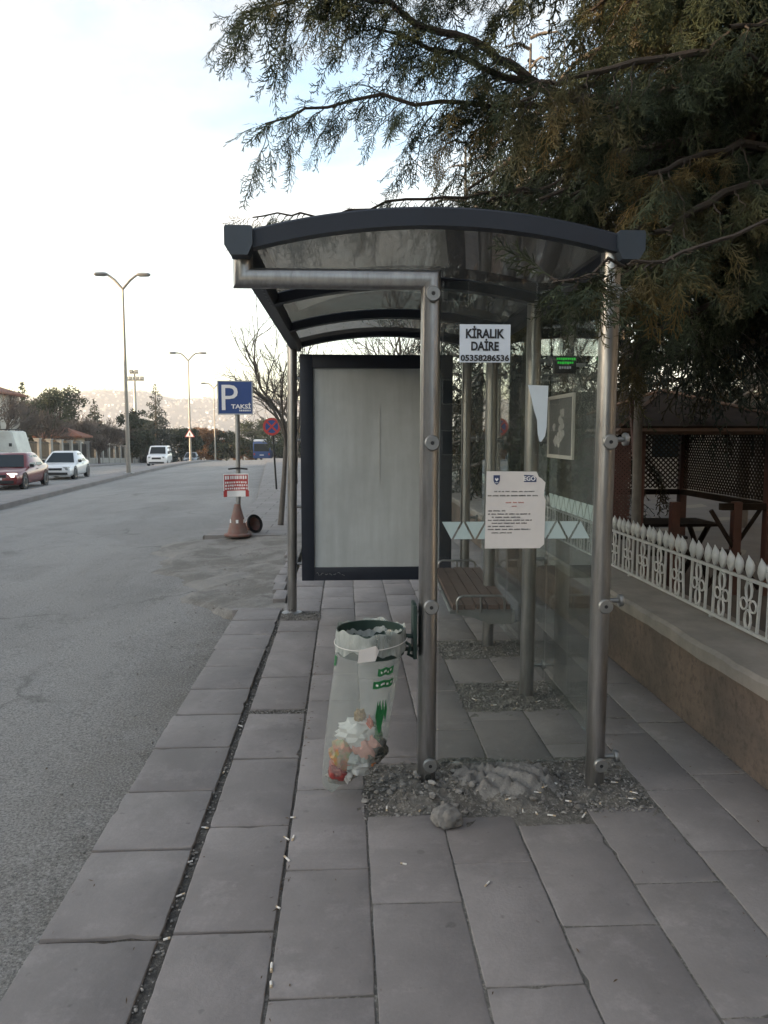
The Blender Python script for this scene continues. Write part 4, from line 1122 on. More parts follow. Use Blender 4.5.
def conifer(name, label, base, height, limbs, leafm, tpls, r0=.16, seed=1, dens=1.0, sec_len=(.35, .75), scale=(.7, 1.2), group=None, sec_step=.11, spr=.05, droop=.45, bark=None):
    g = np.random.default_rng(seed); rg = random.Random(seed)
    t = thing(name, label, 'tree', base, 0, group)
    b = MB(); lean = (rg.uniform(-.2, .2), rg.uniform(-.2, .2))
    tr = [(base[0]+lean[0]*k/8*height/10, base[1]+lean[1]*k/8*height/10, base[2]-.1+(height+.1)*k/8) for k in range(9)]
    b.tube(tr, [r0*(1-.93*k/8)+.012 for k in range(9)], 12); b.build('trunk', bark or M['bark'], t)
    bw = MB(); P = []; D = []; S = []
    for limb in limbs:
        pts, r, full, dn = limb[:4]; sl = limb[4] if len(limb) > 4 else sec_len
        L = sum((Vector(pts[i+1])-Vector(pts[i])).length for i in range(len(pts)-1)); n = max(6, int(L/.12))
        cur = spline(pts, n)
        cur = [p+Vector((rg.gauss(0, .012), rg.gauss(0, .012), rg.gauss(0, .014))) for p in cur]
        bw.tube(cur, [r*(1-.85*i/(n-1))+.003 for i in range(n)], 7 if r > .02 else 5, cap=False)
        s = L*full
        while s < L:
            u = s/L; k = min(int(u*(n-1)), n-2); p = cur[k].lerp(cur[k+1], u*(n-1)-k); tg = (cur[k+1]-cur[k]).normalized()
            side = tg.cross(Vector((0, 0, 1))); side = side.normalized() if side.length > .1 else Vector((1, 0, 0))
            sg = rg.choice((-1, 1)); ang = rg.uniform(.5, 1.15)
            d = (tg*math.cos(ang)+side*sg*math.sin(ang)+Vector((0, 0, rg.uniform(-.75, .12)))).normalized()
            l = rg.uniform(*sl)*(1.05-.5*u)*rg.choice((.6, 1, 1, 1.25)); m = 6
            q = [p+d*(l*i/m)-Vector((0, 0, droop*l*(i/m)**2))+Vector((rg.gauss(0, .008), rg.gauss(0, .008), 0)) for i in range(m+1)]
            bw.tube(q, [.0065*(1-.75*i/m)*(.6+r*8 if r < .05 else 1) for i in range(m+1)], 3, cap=False)
            ss = rg.uniform(0, spr)+l*.08
            while ss < l:
                i = min(int(ss/l*m), m-1); pp = q[i].lerp(q[i+1], ss/l*m-i); t2 = (q[i+1]-q[i]).normalized(); s2 = t2.cross(Vector((0, 0, 1)))
                a2 = rg.uniform(.3, 1.1)*rg.choice((-1, 1))
                dd = t2*math.cos(a2)+s2*math.sin(a2)+Vector((0, 0, rg.uniform(-.7, .15)))
                if rg.random() < dn*dens: P.append(tuple(pp)); D.append(tuple(dd)); S.append(rg.uniform(*scale))
                ss += spr*rg.uniform(.7, 1.3)
            P.append(tuple(q[-1])); D.append(tuple(q[-1]-q[-2])); S.append(rg.uniform(*scale))
            s += sec_step*rg.uniform(.6, 1.4)
        P.append(tuple(cur[-1])); D.append(tuple(cur[-1]-cur[-2])); S.append(1.1)
    bw.build('branches', bark or M['bark'], t, fix=False)
    V, F = instance(tpls, P, D, S, g)
    V -= np.array(base)
    raw_mesh('crown', V, F, leafm, t)
    return t
def ring_limbs(base, z0, z1, n, rmax, rmin, seed, dn=1.0, rise=.25, dropp=.45, az=None):
    rg = random.Random(seed); out = []
    for i in range(n):
        u = i/max(1, n-1); z = z0+(z1-z0)*u; a = i*2.39996+rg.uniform(-.3, .3)
        if az: a = az[0]+(az[1]-az[0])*((i*.618) % 1)
        L = (rmax+(rmin-rmax)*u)*rg.uniform(.8, 1.12); c, s = math.cos(a), math.sin(a)
        q = [(base[0]+c*L*k, base[1]+s*L*k, z+rise*L*math.sin(k*2.2)-dropp*L*k*k*.6) for k in (0.02, .35, .7, 1)]
        out.append((q, .02+.012*L, .22, dn))
    return out
# the big cedar whose limbs hang over the shelter
B1 = (3.9, 5.0, -.45)
hero = [
    ([(3.9, 5, 3.1), (2.6, 4.9, 3.45), (1.42, 5.0, 3.60), (.85, 5.0, 3.90), (.17, 5.0, 4.14), (-.15, 4.9, 4.35)], .045, .45, .72),
    ([(1.42, 5.0, 3.6), (1.0, 4.95, 3.70), (.54, 5.0, 3.90), (.2, 5.1, 4.02)], .026, .1, .85),
    ([(1.42, 5.0, 3.6), (1.0, 5.05, 3.56), (.60, 5.0, 3.567), (-.02, 5.0, 3.535), (-.46, 5.0, 3.42)], .018, .12, .8),
    ([(1.6, 5.2, 4.3), (.9, 5.2, 4.35), (.3, 5.1, 4.28), (-.2, 5.0, 4.16), (-.62, 5.0, 4.02)], .022, .1, .9),
    ([(1.3, 4.8, 4.4), (.7, 4.8, 4.5), (.1, 4.8, 4.42), (-.35, 4.8, 4.25)], .02, .1, .8),
    ([(2.3, 5.3, 3.0), (1.37, 5.3, 3.12), (.62, 5.3, 3.06), (-.1, 5.3, 2.98), (-.62, 5.3, 2.93)], .012, .2, 1, (.1, .22)),
    ([(2.6, 3.9, 2.75), (1.7, 3.05, 2.33), (1.15, 2.8, 2.14), (.92, 2.75, 2.085), (.72, 2.74, 2.04)], .007, .4, .8, (.05, .11)),
    ([(2.9, 4.6, 3.4), (2.1, 4.2, 3.5), (1.3, 4.1, 3.35), (.9, 4.1, 3.2)], .026, .2, 1),
    ([(2.9, 5.2, 3.3), (2.1, 5.6, 3.4), (1.35, 5.8, 3.3), (.9, 5.9, 3.15)], .026, .2, 1),
    ([(2.9, 4.6, 4.2), (2.1, 4.5, 4.4), (1.4, 4.4, 4.35), (1.0, 4.4, 4.2)], .026, .2, 1),
    ([(3.2, 4.6, 2.8), (2.5, 4.4, 2.75), (1.9, 4.2, 2.55), (1.5, 4.1, 2.35)], .024, .2, 1),
    ([(3.2, 5.0, 2.5), (2.6, 5.0, 2.45), (2.1, 5.0, 2.2), (1.75, 5.0, 1.95)], .024, .2, 1),
]
L1 = hero+ring_limbs((3.9, 5.4, -.45), 3.6, 6.6, 16, 2.7, 2.2, 19, 1.0, .18, .28, az=(R(110), R(215)))+ring_limbs((3.9, 5.2, -.45), 2.5, 4.2, 34, 2.5, 2.4, 14, 1.0, .15, .25, az=(R(70), R(215)))+ring_limbs(B1, 2.3, 10, 46, 3.2, 1.5, 4, 1.0, .22, .30, az=(R(95), R(275)))+ring_limbs(B1, 2.6, 10, 16, 2.8, 1.4, 8, .6, az=(R(-80), R(80)))
conifer('cedar_tree', 'large overhanging cedar with dark drooping foliage and browned patches above the shelter roof', B1, 11.5, L1, M['cedar'], TPL, .2, 5, sec_step=.07, spr=.034, sec_len=(.18, .55), droop=.4, scale=(.5, 1.25), bark=M['bark_dark'])
for bs, lab, sd, hh, rr_, r0, zb in (
        ((2.72, 7.0, -.45), 'slim grey trunked conifer standing between the fence and the gazebo', 31, 8.5, 2.1, .036, 1.75),
        ((4.35, 7.4, -.45), 'dark thin trunked conifer in front of the middle of the gazebo', 32, 9, 2.3, .065, 1.85),
        ((2.9, 12.5, -.45), 'dark bushy conifer behind the far end of the shelter', 33, 8, 2.0, .1, .3),
        ((7.4, 9.0, -.45), 'dark conifer to the right of the gazebo', 34, 9, 2.6, .12, 1.6),
        ((5.4, 14.8, -.45), 'dark conifer growing behind the gazebo roof', 35, 9.5, 2.6, .12, 1.9),
        ((8.2, 15.5, -.45), 'dark conifer far back on the right of the garden', 38, 9.5, 2.6, .12, 1.3),
        ((11.0, 20.0, -.45), 'furthest dark conifer on the right in front of the grey building', 39, 9, 2.6, .12, 1.5),
        ((5.0, -5.0, -.45), 'dark conifer in the garden beside the wall behind the viewer', 40, 9, 2.8, .14, .6),  # out-of-view crown added so the panes reflect something dark
        ((5.6, .6, -.45), 'dark conifer in the garden beside the near end of the fence', 37, 9, 3.3, .14, 1.9),  # out-of-view crown added to shade the garden and near paving
        ((2.6, 16.5, -.45), 'furthest dark conifer beside the wall beyond the shelter', 36, 8, 2.0, .1, .2)):
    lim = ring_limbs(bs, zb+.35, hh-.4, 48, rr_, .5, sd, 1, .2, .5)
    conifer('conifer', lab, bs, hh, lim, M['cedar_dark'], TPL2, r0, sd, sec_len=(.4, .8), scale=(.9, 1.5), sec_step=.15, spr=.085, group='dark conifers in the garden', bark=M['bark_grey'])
# hedge of shrubs behind the fence beyond the near trunk
def leafcloud(n, fn, size, seed, asp=.5):
    g = np.random.default_rng(seed); P = fn(g, n); n = len(P)
    d = g.normal(0, 1, (n, 3)); d /= np.linalg.norm(d, axis=1, keepdims=True); e = g.normal(0, 1, (n, 3)); s = np.cross(d, e); s /= np.linalg.norm(s, axis=1, keepdims=True)
    sz = size*g.uniform(.6, 1.4, (n, 1)); a = d*sz; b_ = s*sz*asp
    V = np.stack([P-a*.5, P+b_*.5-a*.1, P+a*.6, P-b_*.5-a*.1], 1).reshape(-1, 3)
    return V, np.arange(4*n).reshape(-1, 4)
def blobs(cs, g, n, shell=.35):
    """points in lumpy blobs: cs rows (x,y,z,rx,ry,rz)"""
    cs = np.asarray(cs, float); w = cs[:, 3]*cs[:, 4]*cs[:, 5]; w = w**.67; k = g.choice(len(cs), n, p=w/w.sum())
    d = g.normal(0, 1, (n, 3)); d /= np.linalg.norm(d, axis=1, keepdims=True); r = g.uniform(shell, 1, (n, 1))**.6
    return cs[k, :3]+d*r*cs[k, 3:]
def shrub(name, label, cat, x, y, z, r, h, m, n, size, seed, group=None, stems=5):
    g = np.random.default_rng(seed); t = thing(name, label, cat, (x, y, z), 0, group)
    cs = [(g.normal(0, r*.42), g.normal(0, r*.42), h*(.25+.6*g.random()), r*g.uniform(.35, .6), r*g.uniform(.35, .6), h*g.uniform(.16, .3)) for _ in range(14)]
    V, F = leafcloud(n, lambda g_, k: blobs(cs, g_, k, .2), size, seed)
    raw_mesh('foliage', V, F, m, t)
    b = MB()
    with local():
        for k in range(stems):
            a = k*2.4; b.tube([(0, 0, 0), (r*.25*math.cos(a), r*.25*math.sin(a), h*.4), (r*.45*math.cos(a), r*.45*math.sin(a), h*.8)], [.03, .02, .008], 5)
        b.build('stem', M['bark'], t)
    return t
for i, (x, y, r_, h_) in enumerate(((2.75, 9.4, .55, 2.1), (2.8, 11.0, .6, 2.2), (3.0, 14.4, .8, 2.4), (3.3, 18.6, 1.0, 2.8))):
    shrub('garden_shrub', ['dark leafy shrub just behind the fence, nearest of the row towards the gazebo', 'dark leafy shrub second along the fence behind the bench', 'dark leafy shrub third along the fence beyond the light box',
        'dark leafy shrub furthest along the garden wall'][i], 'shrub', x, y, -.45, r_, h_, M['scrub'], 9000, .075, 50+i, 'shrubs along the garden fence')

# bare trees: recursive limbs
def bare_tree(name, label, base, segs, depth, r0, l0, seed, m, group=None, spread=.55, lean=(0, 0), rmin=.004, twig=3, droop=0, ratio=(.55, .85)):
    rg = random.Random(seed); t = thing(name, label, 'tree', base, 0, group); tr = MB(); br = MB()
    def grow(p, d, l, r, k):
        n = 4 if k < 2 else 3; q = [p]; dd = d
        for i in range(n):
            dd = (dd+Vector((rg.gauss(0, .13 if k else .03), rg.gauss(0, .13 if k else .03), rg.gauss(.03, .1)-droop*k*.03))).normalized(); q.append(q[-1]+dd*l/n)
        (tr if k == 0 else br).tube(q, [max(rmin, r*(1-.4*i/n)) for i in range(n+1)], 9 if k == 0 else (6 if k == 1 else (4 if k == 2 else 3)), cap=False)
        if k >= depth: return
        nc = segs[min(k, len(segs)-1)]
        for i in range(nc):
            u = (.35+.65*(i+1)/nc) if k else (.66+.34*(i+1)/nc); j = min(int(u*n), n-1) if u < 1 else n-1
            pp = q[j].lerp(q[j+1], u*n-j if u < 1 else 1); tg = (q[j+1]-q[j]).normalized()
            ax = Vector((rg.gauss(0, 1), rg.gauss(0, 1), rg.gauss(0, 1))); ax = (ax-tg*ax.dot(tg)).normalized()
            a = rg.uniform(.5, 1.2)*spread*1.4; nd = (tg*math.cos(a)+ax*math.sin(a)+Vector((0, 0, .12))).normalized()
            grow(pp, nd, l*rg.uniform(*ratio), r*rg.uniform(.42, .62), k+1)
        if k: grow(q[-1], dd, l*.7, r*.55, k+1)
    grow(Vector(base), Vector((lean[0], lean[1], 1)).normalized(), l0, r0, 0)
    tr.build('trunk', m, t, fix=False); br.build('branches', m, t, fix=False)
    return t
bare_tree('bare_tree', 'young bare tree with a thin leaning trunk just left of the far shelter post', (-1.07, 12.7, 0), [5, 5, 4, 3], 4, .05, 1.62, 23, M['bark_grey'], ratio=(.42, .66), spread=.56, lean=(.03, .02), rmin=.0035)
bare_tree('bare_tree', 'bare street tree further along the pavement beyond the no stopping sign', (-1.5, 23.5, 0), [5, 4, 4, 3], 4, .06, 1.4, 24, M['bark_grey'], spread=.6, lean=(.0, .05), rmin=.006)
bare_tree('bare_tree', 'bare tree whose twigs show above the advertising board', (1.3, 15.5, 0), [5, 5, 4, 3], 4, .07, 1.75, 25, M['bark_grey'], spread=.7, rmin=.005)

# ------------------------------------------------------------------ signs by the taxi bay
ps = thing('parking_sign', 'blue square P TAKSİ parking sign on a grey pole standing in a traffic cone', 'sign', (-1.575, 11.5, 0))
MB().tube([(-1.59, 11.5, -.1), (-1.575, 11.5, 2.28)], .034, 14).build('pole', M['steel_dull'], ps)
SX0, SX1, SZ0, SZ1, SY = -1.85, -1.345, 1.785, 2.27, 11.44
pl = MB().box(SX0, SX1, SY, SY+.012, SZ0, SZ1, .004).build('sign_panel', M['sign_blue'], ps, smooth=0)
b = MB(); w = .014
for r_ in ((SX0-.004, SX1+.004, SZ0-.004, SZ0+w), (SX0-.004, SX1+.004, SZ1-w, SZ1+.004), (SX0-.004, SX0+w, SZ0+w, SZ1-w), (SX1-w, SX1+.004, SZ0+w, SZ1-w)): b.box(r_[0], r_[1], SY-.004, SY-.0005, r_[2], r_[3])
b.build('rim', mat('sign_rim', (.35, .37, .40), .4, .5, .1), pl, smooth=0)
off = (SX0+1.575, SY-11.5, SZ0)
def fit(o, x, z, w, h):
    xs = [v.co.x for v in o.data.vertices]; ys = [v.co.y for v in o.data.vertices]
    o.scale = (w/(max(xs)-min(xs)), h/(max(ys)-min(ys)), 1); o.location.x = x-o.scale.x*(max(xs)+min(xs))/2; o.location.z = z-o.scale.y*(max(ys)+min(ys))/2
o = lettering('lettering', 'P', .4, M['white'], ps, (0, SY-.006-11.5, 0), FRONT, bold=.0); fit(o, SX0+.175+1.575, SZ0+.245, .235, .365)
o = lettering('lettering', 'TAKSİ', .1, M['white'], ps, (0, SY-.006-11.5, 0), FRONT, bold=.003); fit(o, SX0+.335+1.575, SZ0+.125, .285, .085)
b = MB(); rg = random.Random(3); x = SX0+.31
while x < SX0+.46: ww = rg.uniform(.012, .024); b.box(x, x+ww, SY-.004, SY-.0005, SZ0+.045, SZ0+.068); x += ww+.008
b.build('small_lettering', M['white'], ps, smooth=0)
b = MB(); b.box(-1.63, -1.52, 11.455, 11.50, 1.84, 1.86); b.box(-1.63, -1.52, 11.455, 11.50, 2.18, 2.20); b.build('bracket', M['steel_dull'], ps, smooth=0)
po = thing('paper_poster', 'red and white printed poster tied low on the parking sign pole', 'poster', (-1.6, 11.44, .575))
PX0, PX1, PZ0, PZ1, PYY = -1.79, -1.42, .575, .915, 11.435
b = MB(); rr2 = []
for x in lin(PX0, PX1, 9):
    yy = PYY-.02*math.cos((x-PX0)/(PX1-PX0)*6.28); rr2.append([(x, yy, PZ0+.02*(x-PX0)), (x, yy, PZ1+.02*(x-PX0)), (x, yy+.0015, PZ1+.02*(x-PX0)), (x, yy+.0015, PZ0+.02*(x-PX0))])
b.loft(rr2); b.build('poster_sheet', M['white'], po, smooth=60)
def pshape(name, m, rects, parent=po, dy=.003):
    b = MB()
    for x0, x1, z0, z1 in rects:
        n = max(1, int((x1-x0)/.03)); vs = []
        for i in range(n+1):
            x = x0+(x1-x0)*i/n; yy = PYY-.02*math.cos((x-PX0)/(PX1-PX0)*6.28)-dy; s = .02*(x-PX0); vs += [(x, yy, z0+s), (x, yy, z1+s)]
        b.add(vs, [(2*i, 2*i+2, 2*i+3, 2*i+1) for i in range(n)])
    return b.build(name, m, parent, smooth=0)
pshape('red_field', M['sign_red'], [(PX0+.012, PX1-.012, PZ0+.09, PZ1-.015), (PX0+.0, PX0+.05, PZ0, PZ0+.09), (PX1-.05, PX1, PZ0, PZ0+.09)])
rects = []
for z, h_, ws in ((PZ1-.085, .055, 9), (PZ1-.145, .03, 11), (PZ1-.19, .03, 10), (PZ1-.235, .03, 11)):
    x = PX0+.025
    while x < PX1-.03: ww = rg.uniform(.014, .026); rects.append((x, x+ww, z+rg.uniform(0, .006), z+h_)); x += ww+rg.uniform(.006, .016)
pshape('pale_lettering', M['white'], rects, dy=.005)
b = MB(); b.tube([(-1.72, 11.46, .985), (-1.58, 11.44, 1.0), (-1.44, 11.46, .985)], .012, 6); b.build('tape', M['rubber'], po)
# traffic cones
def cone(name, label, loc, rot, basem, group='traffic cones at the sign pole'):
    t = thing(name, label, 'traffic cone', loc, 0, group); t.rotation_euler = rot
    with local():
        MB().lathe([(.155, .035), (.15, .05), (.045, .46), (.04, .47), (.036, .47), (.036, .46), (.14, .035)], (0, 0, 0), 24, cap=False).build('cone_body', M['cone'], t)
        MB().lathe([(.20, 0), (.205, .02), (.19, .035), (.154, .04), (.15, .03), (.15, 0)], (0, 0, 0), 24, cap=False).build('base', basem, t)
        c = MB()
        for k in range(6):
            a = k*1.047+.3; c.box(-.018, .018, -.004, .0, -.025, .025, rot=Matrix.Rotation(a+1.5708, 3, 'Z'), org=(0, 0, 0))
            for q in range(len(c.v)-8, len(c.v)): v = c.v[q]; c.v[q] = (v[0]+.112*math.cos(a), v[1]+.112*math.sin(a), v[2]+.22)
        c.build('white_patches', M['white'], t, smooth=0)
    return t
cone('traffic_cone', 'faded red traffic cone standing around the foot of the sign pole', (-1.60, 11.46, -.002), (0, 0, .3), M['cone'])
cone('traffic_cone', 'faded traffic cone with black base tipped over behind the standing cone', (-1.37, 11.72, .145), (0, R(-107), -.75), M['rubber']).scale = (.72, .72, .72)
ns = thing('no_stopping_sign', 'round red and blue no stopping sign on a thin grey pole beyond the taxi sign', 'sign', (-1.9, 21.1, 0))
MB().tube([(-1.87, 21.1, -.1), (-1.97, 21.1, 1.85)], .026, 10).build('pole', M['iron_dark'], ns)
dc = MB().lathe([(0, 0), (.235, 0), (.235, -.01), (0, -.01)], (-1.975, 21.06, 1.70), 28, 'Y').build('sign_disc', M['sign_blue'], ns)
MB().lathe([(.175, -.012), (.238, -.012), (.238, -.018), (.175, -.018), (.175, -.012)], (-1.975, 21.06, 1.70), 28, 'Y', cap=False).build('red_rim', M['sign_red'], dc)
b = MB()
for a in (R(45), R(-45)): b.box(-2.15, -1.80, 21.04+.004*(a > 0), 21.044+.004*(a > 0), 1.676, 1.724, rot=Matrix.Rotation(a, 3, 'Y'))
b.build('red_cross', M['sign_red'], dc, smooth=0)

# ------------------------------------------------------------------ street lamps on the median, warning sign, floodlight mast
def lamp(label, x, y, h, arm, double, seed):
    z = zroad(x, y)+.12; t = thing('street_lamp', label, 'street lamp', (x, y, z), 0, 'double armed street lamps on the median')
    with local():
        MB().tube([(0, 0, -.2), (0, 0, .5), (.0, 0, h-.1)], [.12, .10, .05], 12).build('pole', M['bronze'], t)
        MB().box(-.2, .2, -.2, .2, 0, .05, .01).build('foot_plate', M['steel_dull'], t)
        for s in (-1, 1):
            if s < 0 or double:
                MB().tube([(0, 0, h-.15), (.35*s, 0, h+.25), (.6*s, 0, h+.44), (arm*s, 0, h+.5)], [.06, .06, .055, .05], 8).build('arm', M['bronze'], t)
                b = MB(); xs = [arm*s-.05*s, arm*s+.1*s, arm*s+.45*s, arm*s+.55*s]
                hs = [(.06, .06), (.15, .10), (.16, .09), (.06, .04)]
                b.loft([[(xx, w_, h+.5+q-.01) for w_, q in ((a*math.cos(p), c*math.sin(p)) for p in lin(0, 5.5, 8))] for xx, (a, c) in zip(xs, hs)])
                b.build('lamp_head', M['steel_dull'], t)
    return t
lamp('tall double armed street lamp nearest on the median, beside the white car', -9.95, 36, 8.45, .70, True, 1)
lamp('double armed street lamp second along the median carrying a triangular sign', -13.05, 66, 8.55, 1.0, True, 2)
lamp('street lamp furthest along the median', -15.8, 95, 8.8, 1.0, True, 3)
z = zroad(-13.05, 66)+.12
ws = thing('warning_sign', 'white triangular warning sign fixed low on the second street lamp', 'sign', (-13.05, 65.85, z+1.9))
b = MB(); b.prism([(-13.05-.42, z+2.05), (-13.05+.42, z+2.05), (-13.05, z+2.75)], .02, lambda a, c, h: (a, 65.86-h, c)); b.build('sign_plate', M['sign_red'], ws, smooth=0)
b = MB(); b.prism([(-13.05-.33, z+2.10), (-13.05+.33, z+2.10), (-13.05, z+2.65)], .006, lambda a, c, h: (a, 65.838-h, c)); b.build('white_field', M['white'], ws, smooth=0)
b = MB(); b.box(-13.09, -13.01, 65.82, 65.83, z+2.17, z+2.42); b.build('symbol', M['ink'], ws, smooth=0)
fm = thing('floodlight_mast', 'tall floodlight mast rising behind the trees to the right of the first lamp', 'mast', (-42.5, 160, -4))
MB().tube([(-42.5, 160, -4), (-42.5, 160, 14.2)], [.42, .25], 10).build('pole', M['steel_dull'], fm)
b = MB(); b.box(-44.4, -40.6, 159.7, 160.3, 12.2, 12.5); b.box(-43.3, -41.7, 159.7, 160.3, 13.6, 13.85); b.build('crossbar', M['steel_dull'], fm, smooth=0)
for x, zz in ((-44.1, 12.5), (-43.2, 12.5), (-41.8, 12.5), (-40.9, 12.5), (-43, 13.85), (-42, 13.85)): MB().box(x-.35, x+.35, 159.4, 160, zz, zz+.55, .05).build('floodlight', M['steel_dull'], fm, smooth=0)

# ------------------------------------------------------------------ vehicles
def car(name, label, cat, loc, rz, paint, kind='sedan', L=4.4, W=1.74, H=1.44, group=None, lit=False):
    t = thing(name, label, cat, loc, rz, group); h2 = L/2
    van = kind in ('van', 'panel')
    if kind == 'sedan':
        st = [(h2, .55, .30, .58), (h2-.06, .78, .22, .66), (h2-.45, .86, .19, .74), (h2-1.25, .87, .19, .86), (0, .87, .19, .90), (-h2+.95, .87, .19, .94), (-h2+.35, .85, .22, .95), (-h2+.06, .78, .28, .88), (-h2, .66, .36, .70)]
        cab = dict(f0=h2-1.20, f1=h2-2.0, r1=-h2+1.25, r0=-h2+.55, zb=.86, zr=.93)
    else:
        st = [(h2, .60, .30, .75), (h2-.06, .82, .22, .88), (h2-.35, .88, .20, 1.0), (h2-.95, .89, .19, 1.10), (0, .89, .19, 1.12), (-h2+.3, .89, .19, 1.12), (-h2+.04, .88, .22, 1.12), (-h2, .84, .30, 1.08)]
        cab = dict(f0=h2-.92, f1=h2-1.55, r1=-h2+.16, r0=-h2+.05, zb=1.09, zr=1.11)
    sc = W/1.74; hs = H/(1.44 if not van else 1.82)
    with local():
        rings = []
        for x, w, z0, z1 in st:
            w *= sc; z0, z1 = z0*hs, z1*hs; zm = z0+(z1-z0)*.52
            half = [(0, z0), (w*.86, z0), (w*.97, z0+.08), (w, zm), (w*.965, z1-.09), (w*.86, z1-.012), (0, z1+.012)]
            ring = [(x, y, z) for y, z in half]+[(x, -y, z) for y, z in half[-2:0:-1]]
            rings.append(ring)
        b = MB().loft(rings)
        # cabin
        zb, zr, zt = cab['zb']*hs, cab['zr']*hs, H
        wb, wt = W/2*.955, W/2*(.70 if not van else .84)
        def cabring(xf, xr_, z, w, n=5): return [(xf, -w*.9, z), (xf+.02, 0, z), (xf, w*.9, z), (xf-.12, w, z), (xr_+.10, w, z), (xr_, w*.9, z), (xr_-.01, 0, z), (xr_, -w*.9, z), (xr_+.10, -w, z), (xf-.12, -w, z)]
        b.loft([cabring(cab['f0'], cab['r0'], zb-.05, wb), cabring((cab['f0']*.45+cab['f1']*.55), (cab['r0']*.45+cab['r1']*.55), (zb-.05)*.45+(zt-.05)*.55+.012, wb*.45+wt*.55+.02), cabring(cab['f1'], cab['r1'], zt-.05, wt), cabring(cab['f1']-.12, cab['r1']+.1, zt, wt*.86)])
        body = b.build('body', paint, t, smooth=50)
        def quad(name, pts, off):
            n = (Vector(pts[1])-Vector(pts[0])).cross(Vector(pts[2])-Vector(pts[0])).normalized()*off
            vs = [Vector(p)+n for p in pts]+[Vector(p)-n*.6 for p in pts]; k = len(pts)
            MB().add(vs, [tuple(range(k)), tuple(range(2*k-1, k-1, -1))]+[(i, (i+1) % k, (i+1) % k+k, i+k) for i in range(k)]).build(name, M['carglass'], t, smooth=0)
        def cp(u, v, s):   # point on cabin side; u 0 front..1 rear, v 0 belt..1 roof
            x0, x1 = cab['f0']*(1-v)+cab['f1']*v, cab['r0']*(1-v)+cab['r1']*v
            w = (wb*(1-v)+wt*v)+.025*(1-abs(2*v-1))
            return (x0+(x1-x0)*u-.05*(1-u)+.03*u, s*w, (zb-.05)*(1-v)+(zt-.05)*v)
        f = lambda v, yy: ((cab['f0']*(1-v)+cab['f1']*v)+.012, yy, (zb-.05)*(1-v)+(zt-.05)*v)
        w0, w1 = wb*.84, wt*.84
        quad('windscreen', [f(.10, -w0), f(.10, w0), f(.92, w1), f(.92, -w1)], .02)
        rr_ = lambda v, yy: ((cab['r0']*(1-v)+cab['r1']*v)-.012, yy, (zb-.05)*(1-v)+(zt-.05)*v)
        if kind != 'panel': quad('rear_window', [rr_(.2, w0), rr_(.2, -w0), rr_(.9, -w1), rr_(.9, w1)], .02)
        for s in (-1, 1):
            spans = ((.13, .47), (.51, .86)) if kind == 'sedan' else ((.10, .32),) if kind == 'panel' else ((.10, .34), (.38, .64), (.68, .93))
            for u0, u1 in spans:
                pts = [cp(u0-.03*(u0 < .2), .16, s), cp(u1, .16, s), cp(u1-.02, .88, s), cp(u0+.04, .88, s)]
                if s > 0: pts = pts[::-1]
                quad('side_window', pts, .014)
            mb = MB().box(cab['f0']-.42, cab['f0']-.28, s*(W/2-.02)-.0, s*(W/2+.13), zb+.0, zb+.13, .02) if s > 0 else MB().box(cab['f0']-.42, cab['f0']-.28, -(W/2+.13), -(W/2-.02), zb+.0, zb+.13, .02)
            mb.build('mirror', M['rubber'], t, smooth=40)
            zl = (.60 if not van else .80)*hs
            hb = MB(); hb.box(h2-.27, h2-.015, min(s*.42, s*.72)*sc, max(s*.42, s*.72)*sc, zl-.075, zl+.075, .03, rot=Matrix.Rotation(-s*.35, 3, 'Z'))
            hb.build('headlight', LIT if lit else M['lampglass'], t, smooth=40)
            tb = MB(); tb.box(-h2-.01, -h2+.12, min(s*.5, s*.76)*sc, max(s*.5, s*.76)*sc, .70*hs, .84*hs, .02); tb.build('tail_light', M['sign_red'], t, smooth=40)
            for xw in (h2-.82, -h2+.80):
                wh = MB().lathe([(.20, -.10), (.30, -.09), (.315, -.05), (.315, .05), (.30, .09), (.20, .10)], (xw, s*(W/2-.095), .315), 24, 'Y').build('wheel', M['rubber'], t)
                MB().lathe([(0, s*.085), (.06, s*.10), (.10, s*.088), (.195, s*.104), (.20, s*.098)], (xw, s*(W/2-.095), .315), 18, 'Y', cap=False).build('rim', M['chrome'], wh)
                MB().lathe([(.33, s*.0), (.375, s*.0), (.375, s*.012), (.33, s*.012), (.33, 0)], (xw, s*(W/2-.006), .325), 24, 'Y', cap=False).build('wheel_arch', M['rubber'], body)
        MB().box(h2-.06, h2+.012, -.40*sc, .40*sc, .50*hs if not van else .62*hs, .62*hs if not van else .80*hs, .015).build('grille', M['rubber'], t, smooth=40)
        MB().box(h2-.10, h2+.014, -.66*sc, .66*sc, .27*hs, .40*hs, .02).build('bumper', M['rubber'], t, smooth=40)
        MB().box(h2+.014, h2+.024, -.26, .26, .415*hs, .505*hs).build('number_plate', M['plate'], t, smooth=0)
        if kind == 'sedan':
            b = MB()
            for s in (-1, 1): b.box(-.35, -.20, min(s*W/2*.985, s*(W/2+.008)), max(s*W/2*.985, s*(W/2+.008)), .76, .785)
            b.build('door_handle', M['rubber'], body, smooth=0)
    return t
LIT, nt, bs = newmat('headlight_lit'); bs.inputs['Base Color'].default_value = (.8, .8, .75, 1); bs.inputs['Emission Color'].default_value = (1, .95, .85, 1); bs.inputs['Emission Strength'].default_value = 1.2
ang = R(-90)-math.atan(.094)    # facing the camera along the opposite carriageway
ang = -math.pi/2+math.atan(.094)*1.0
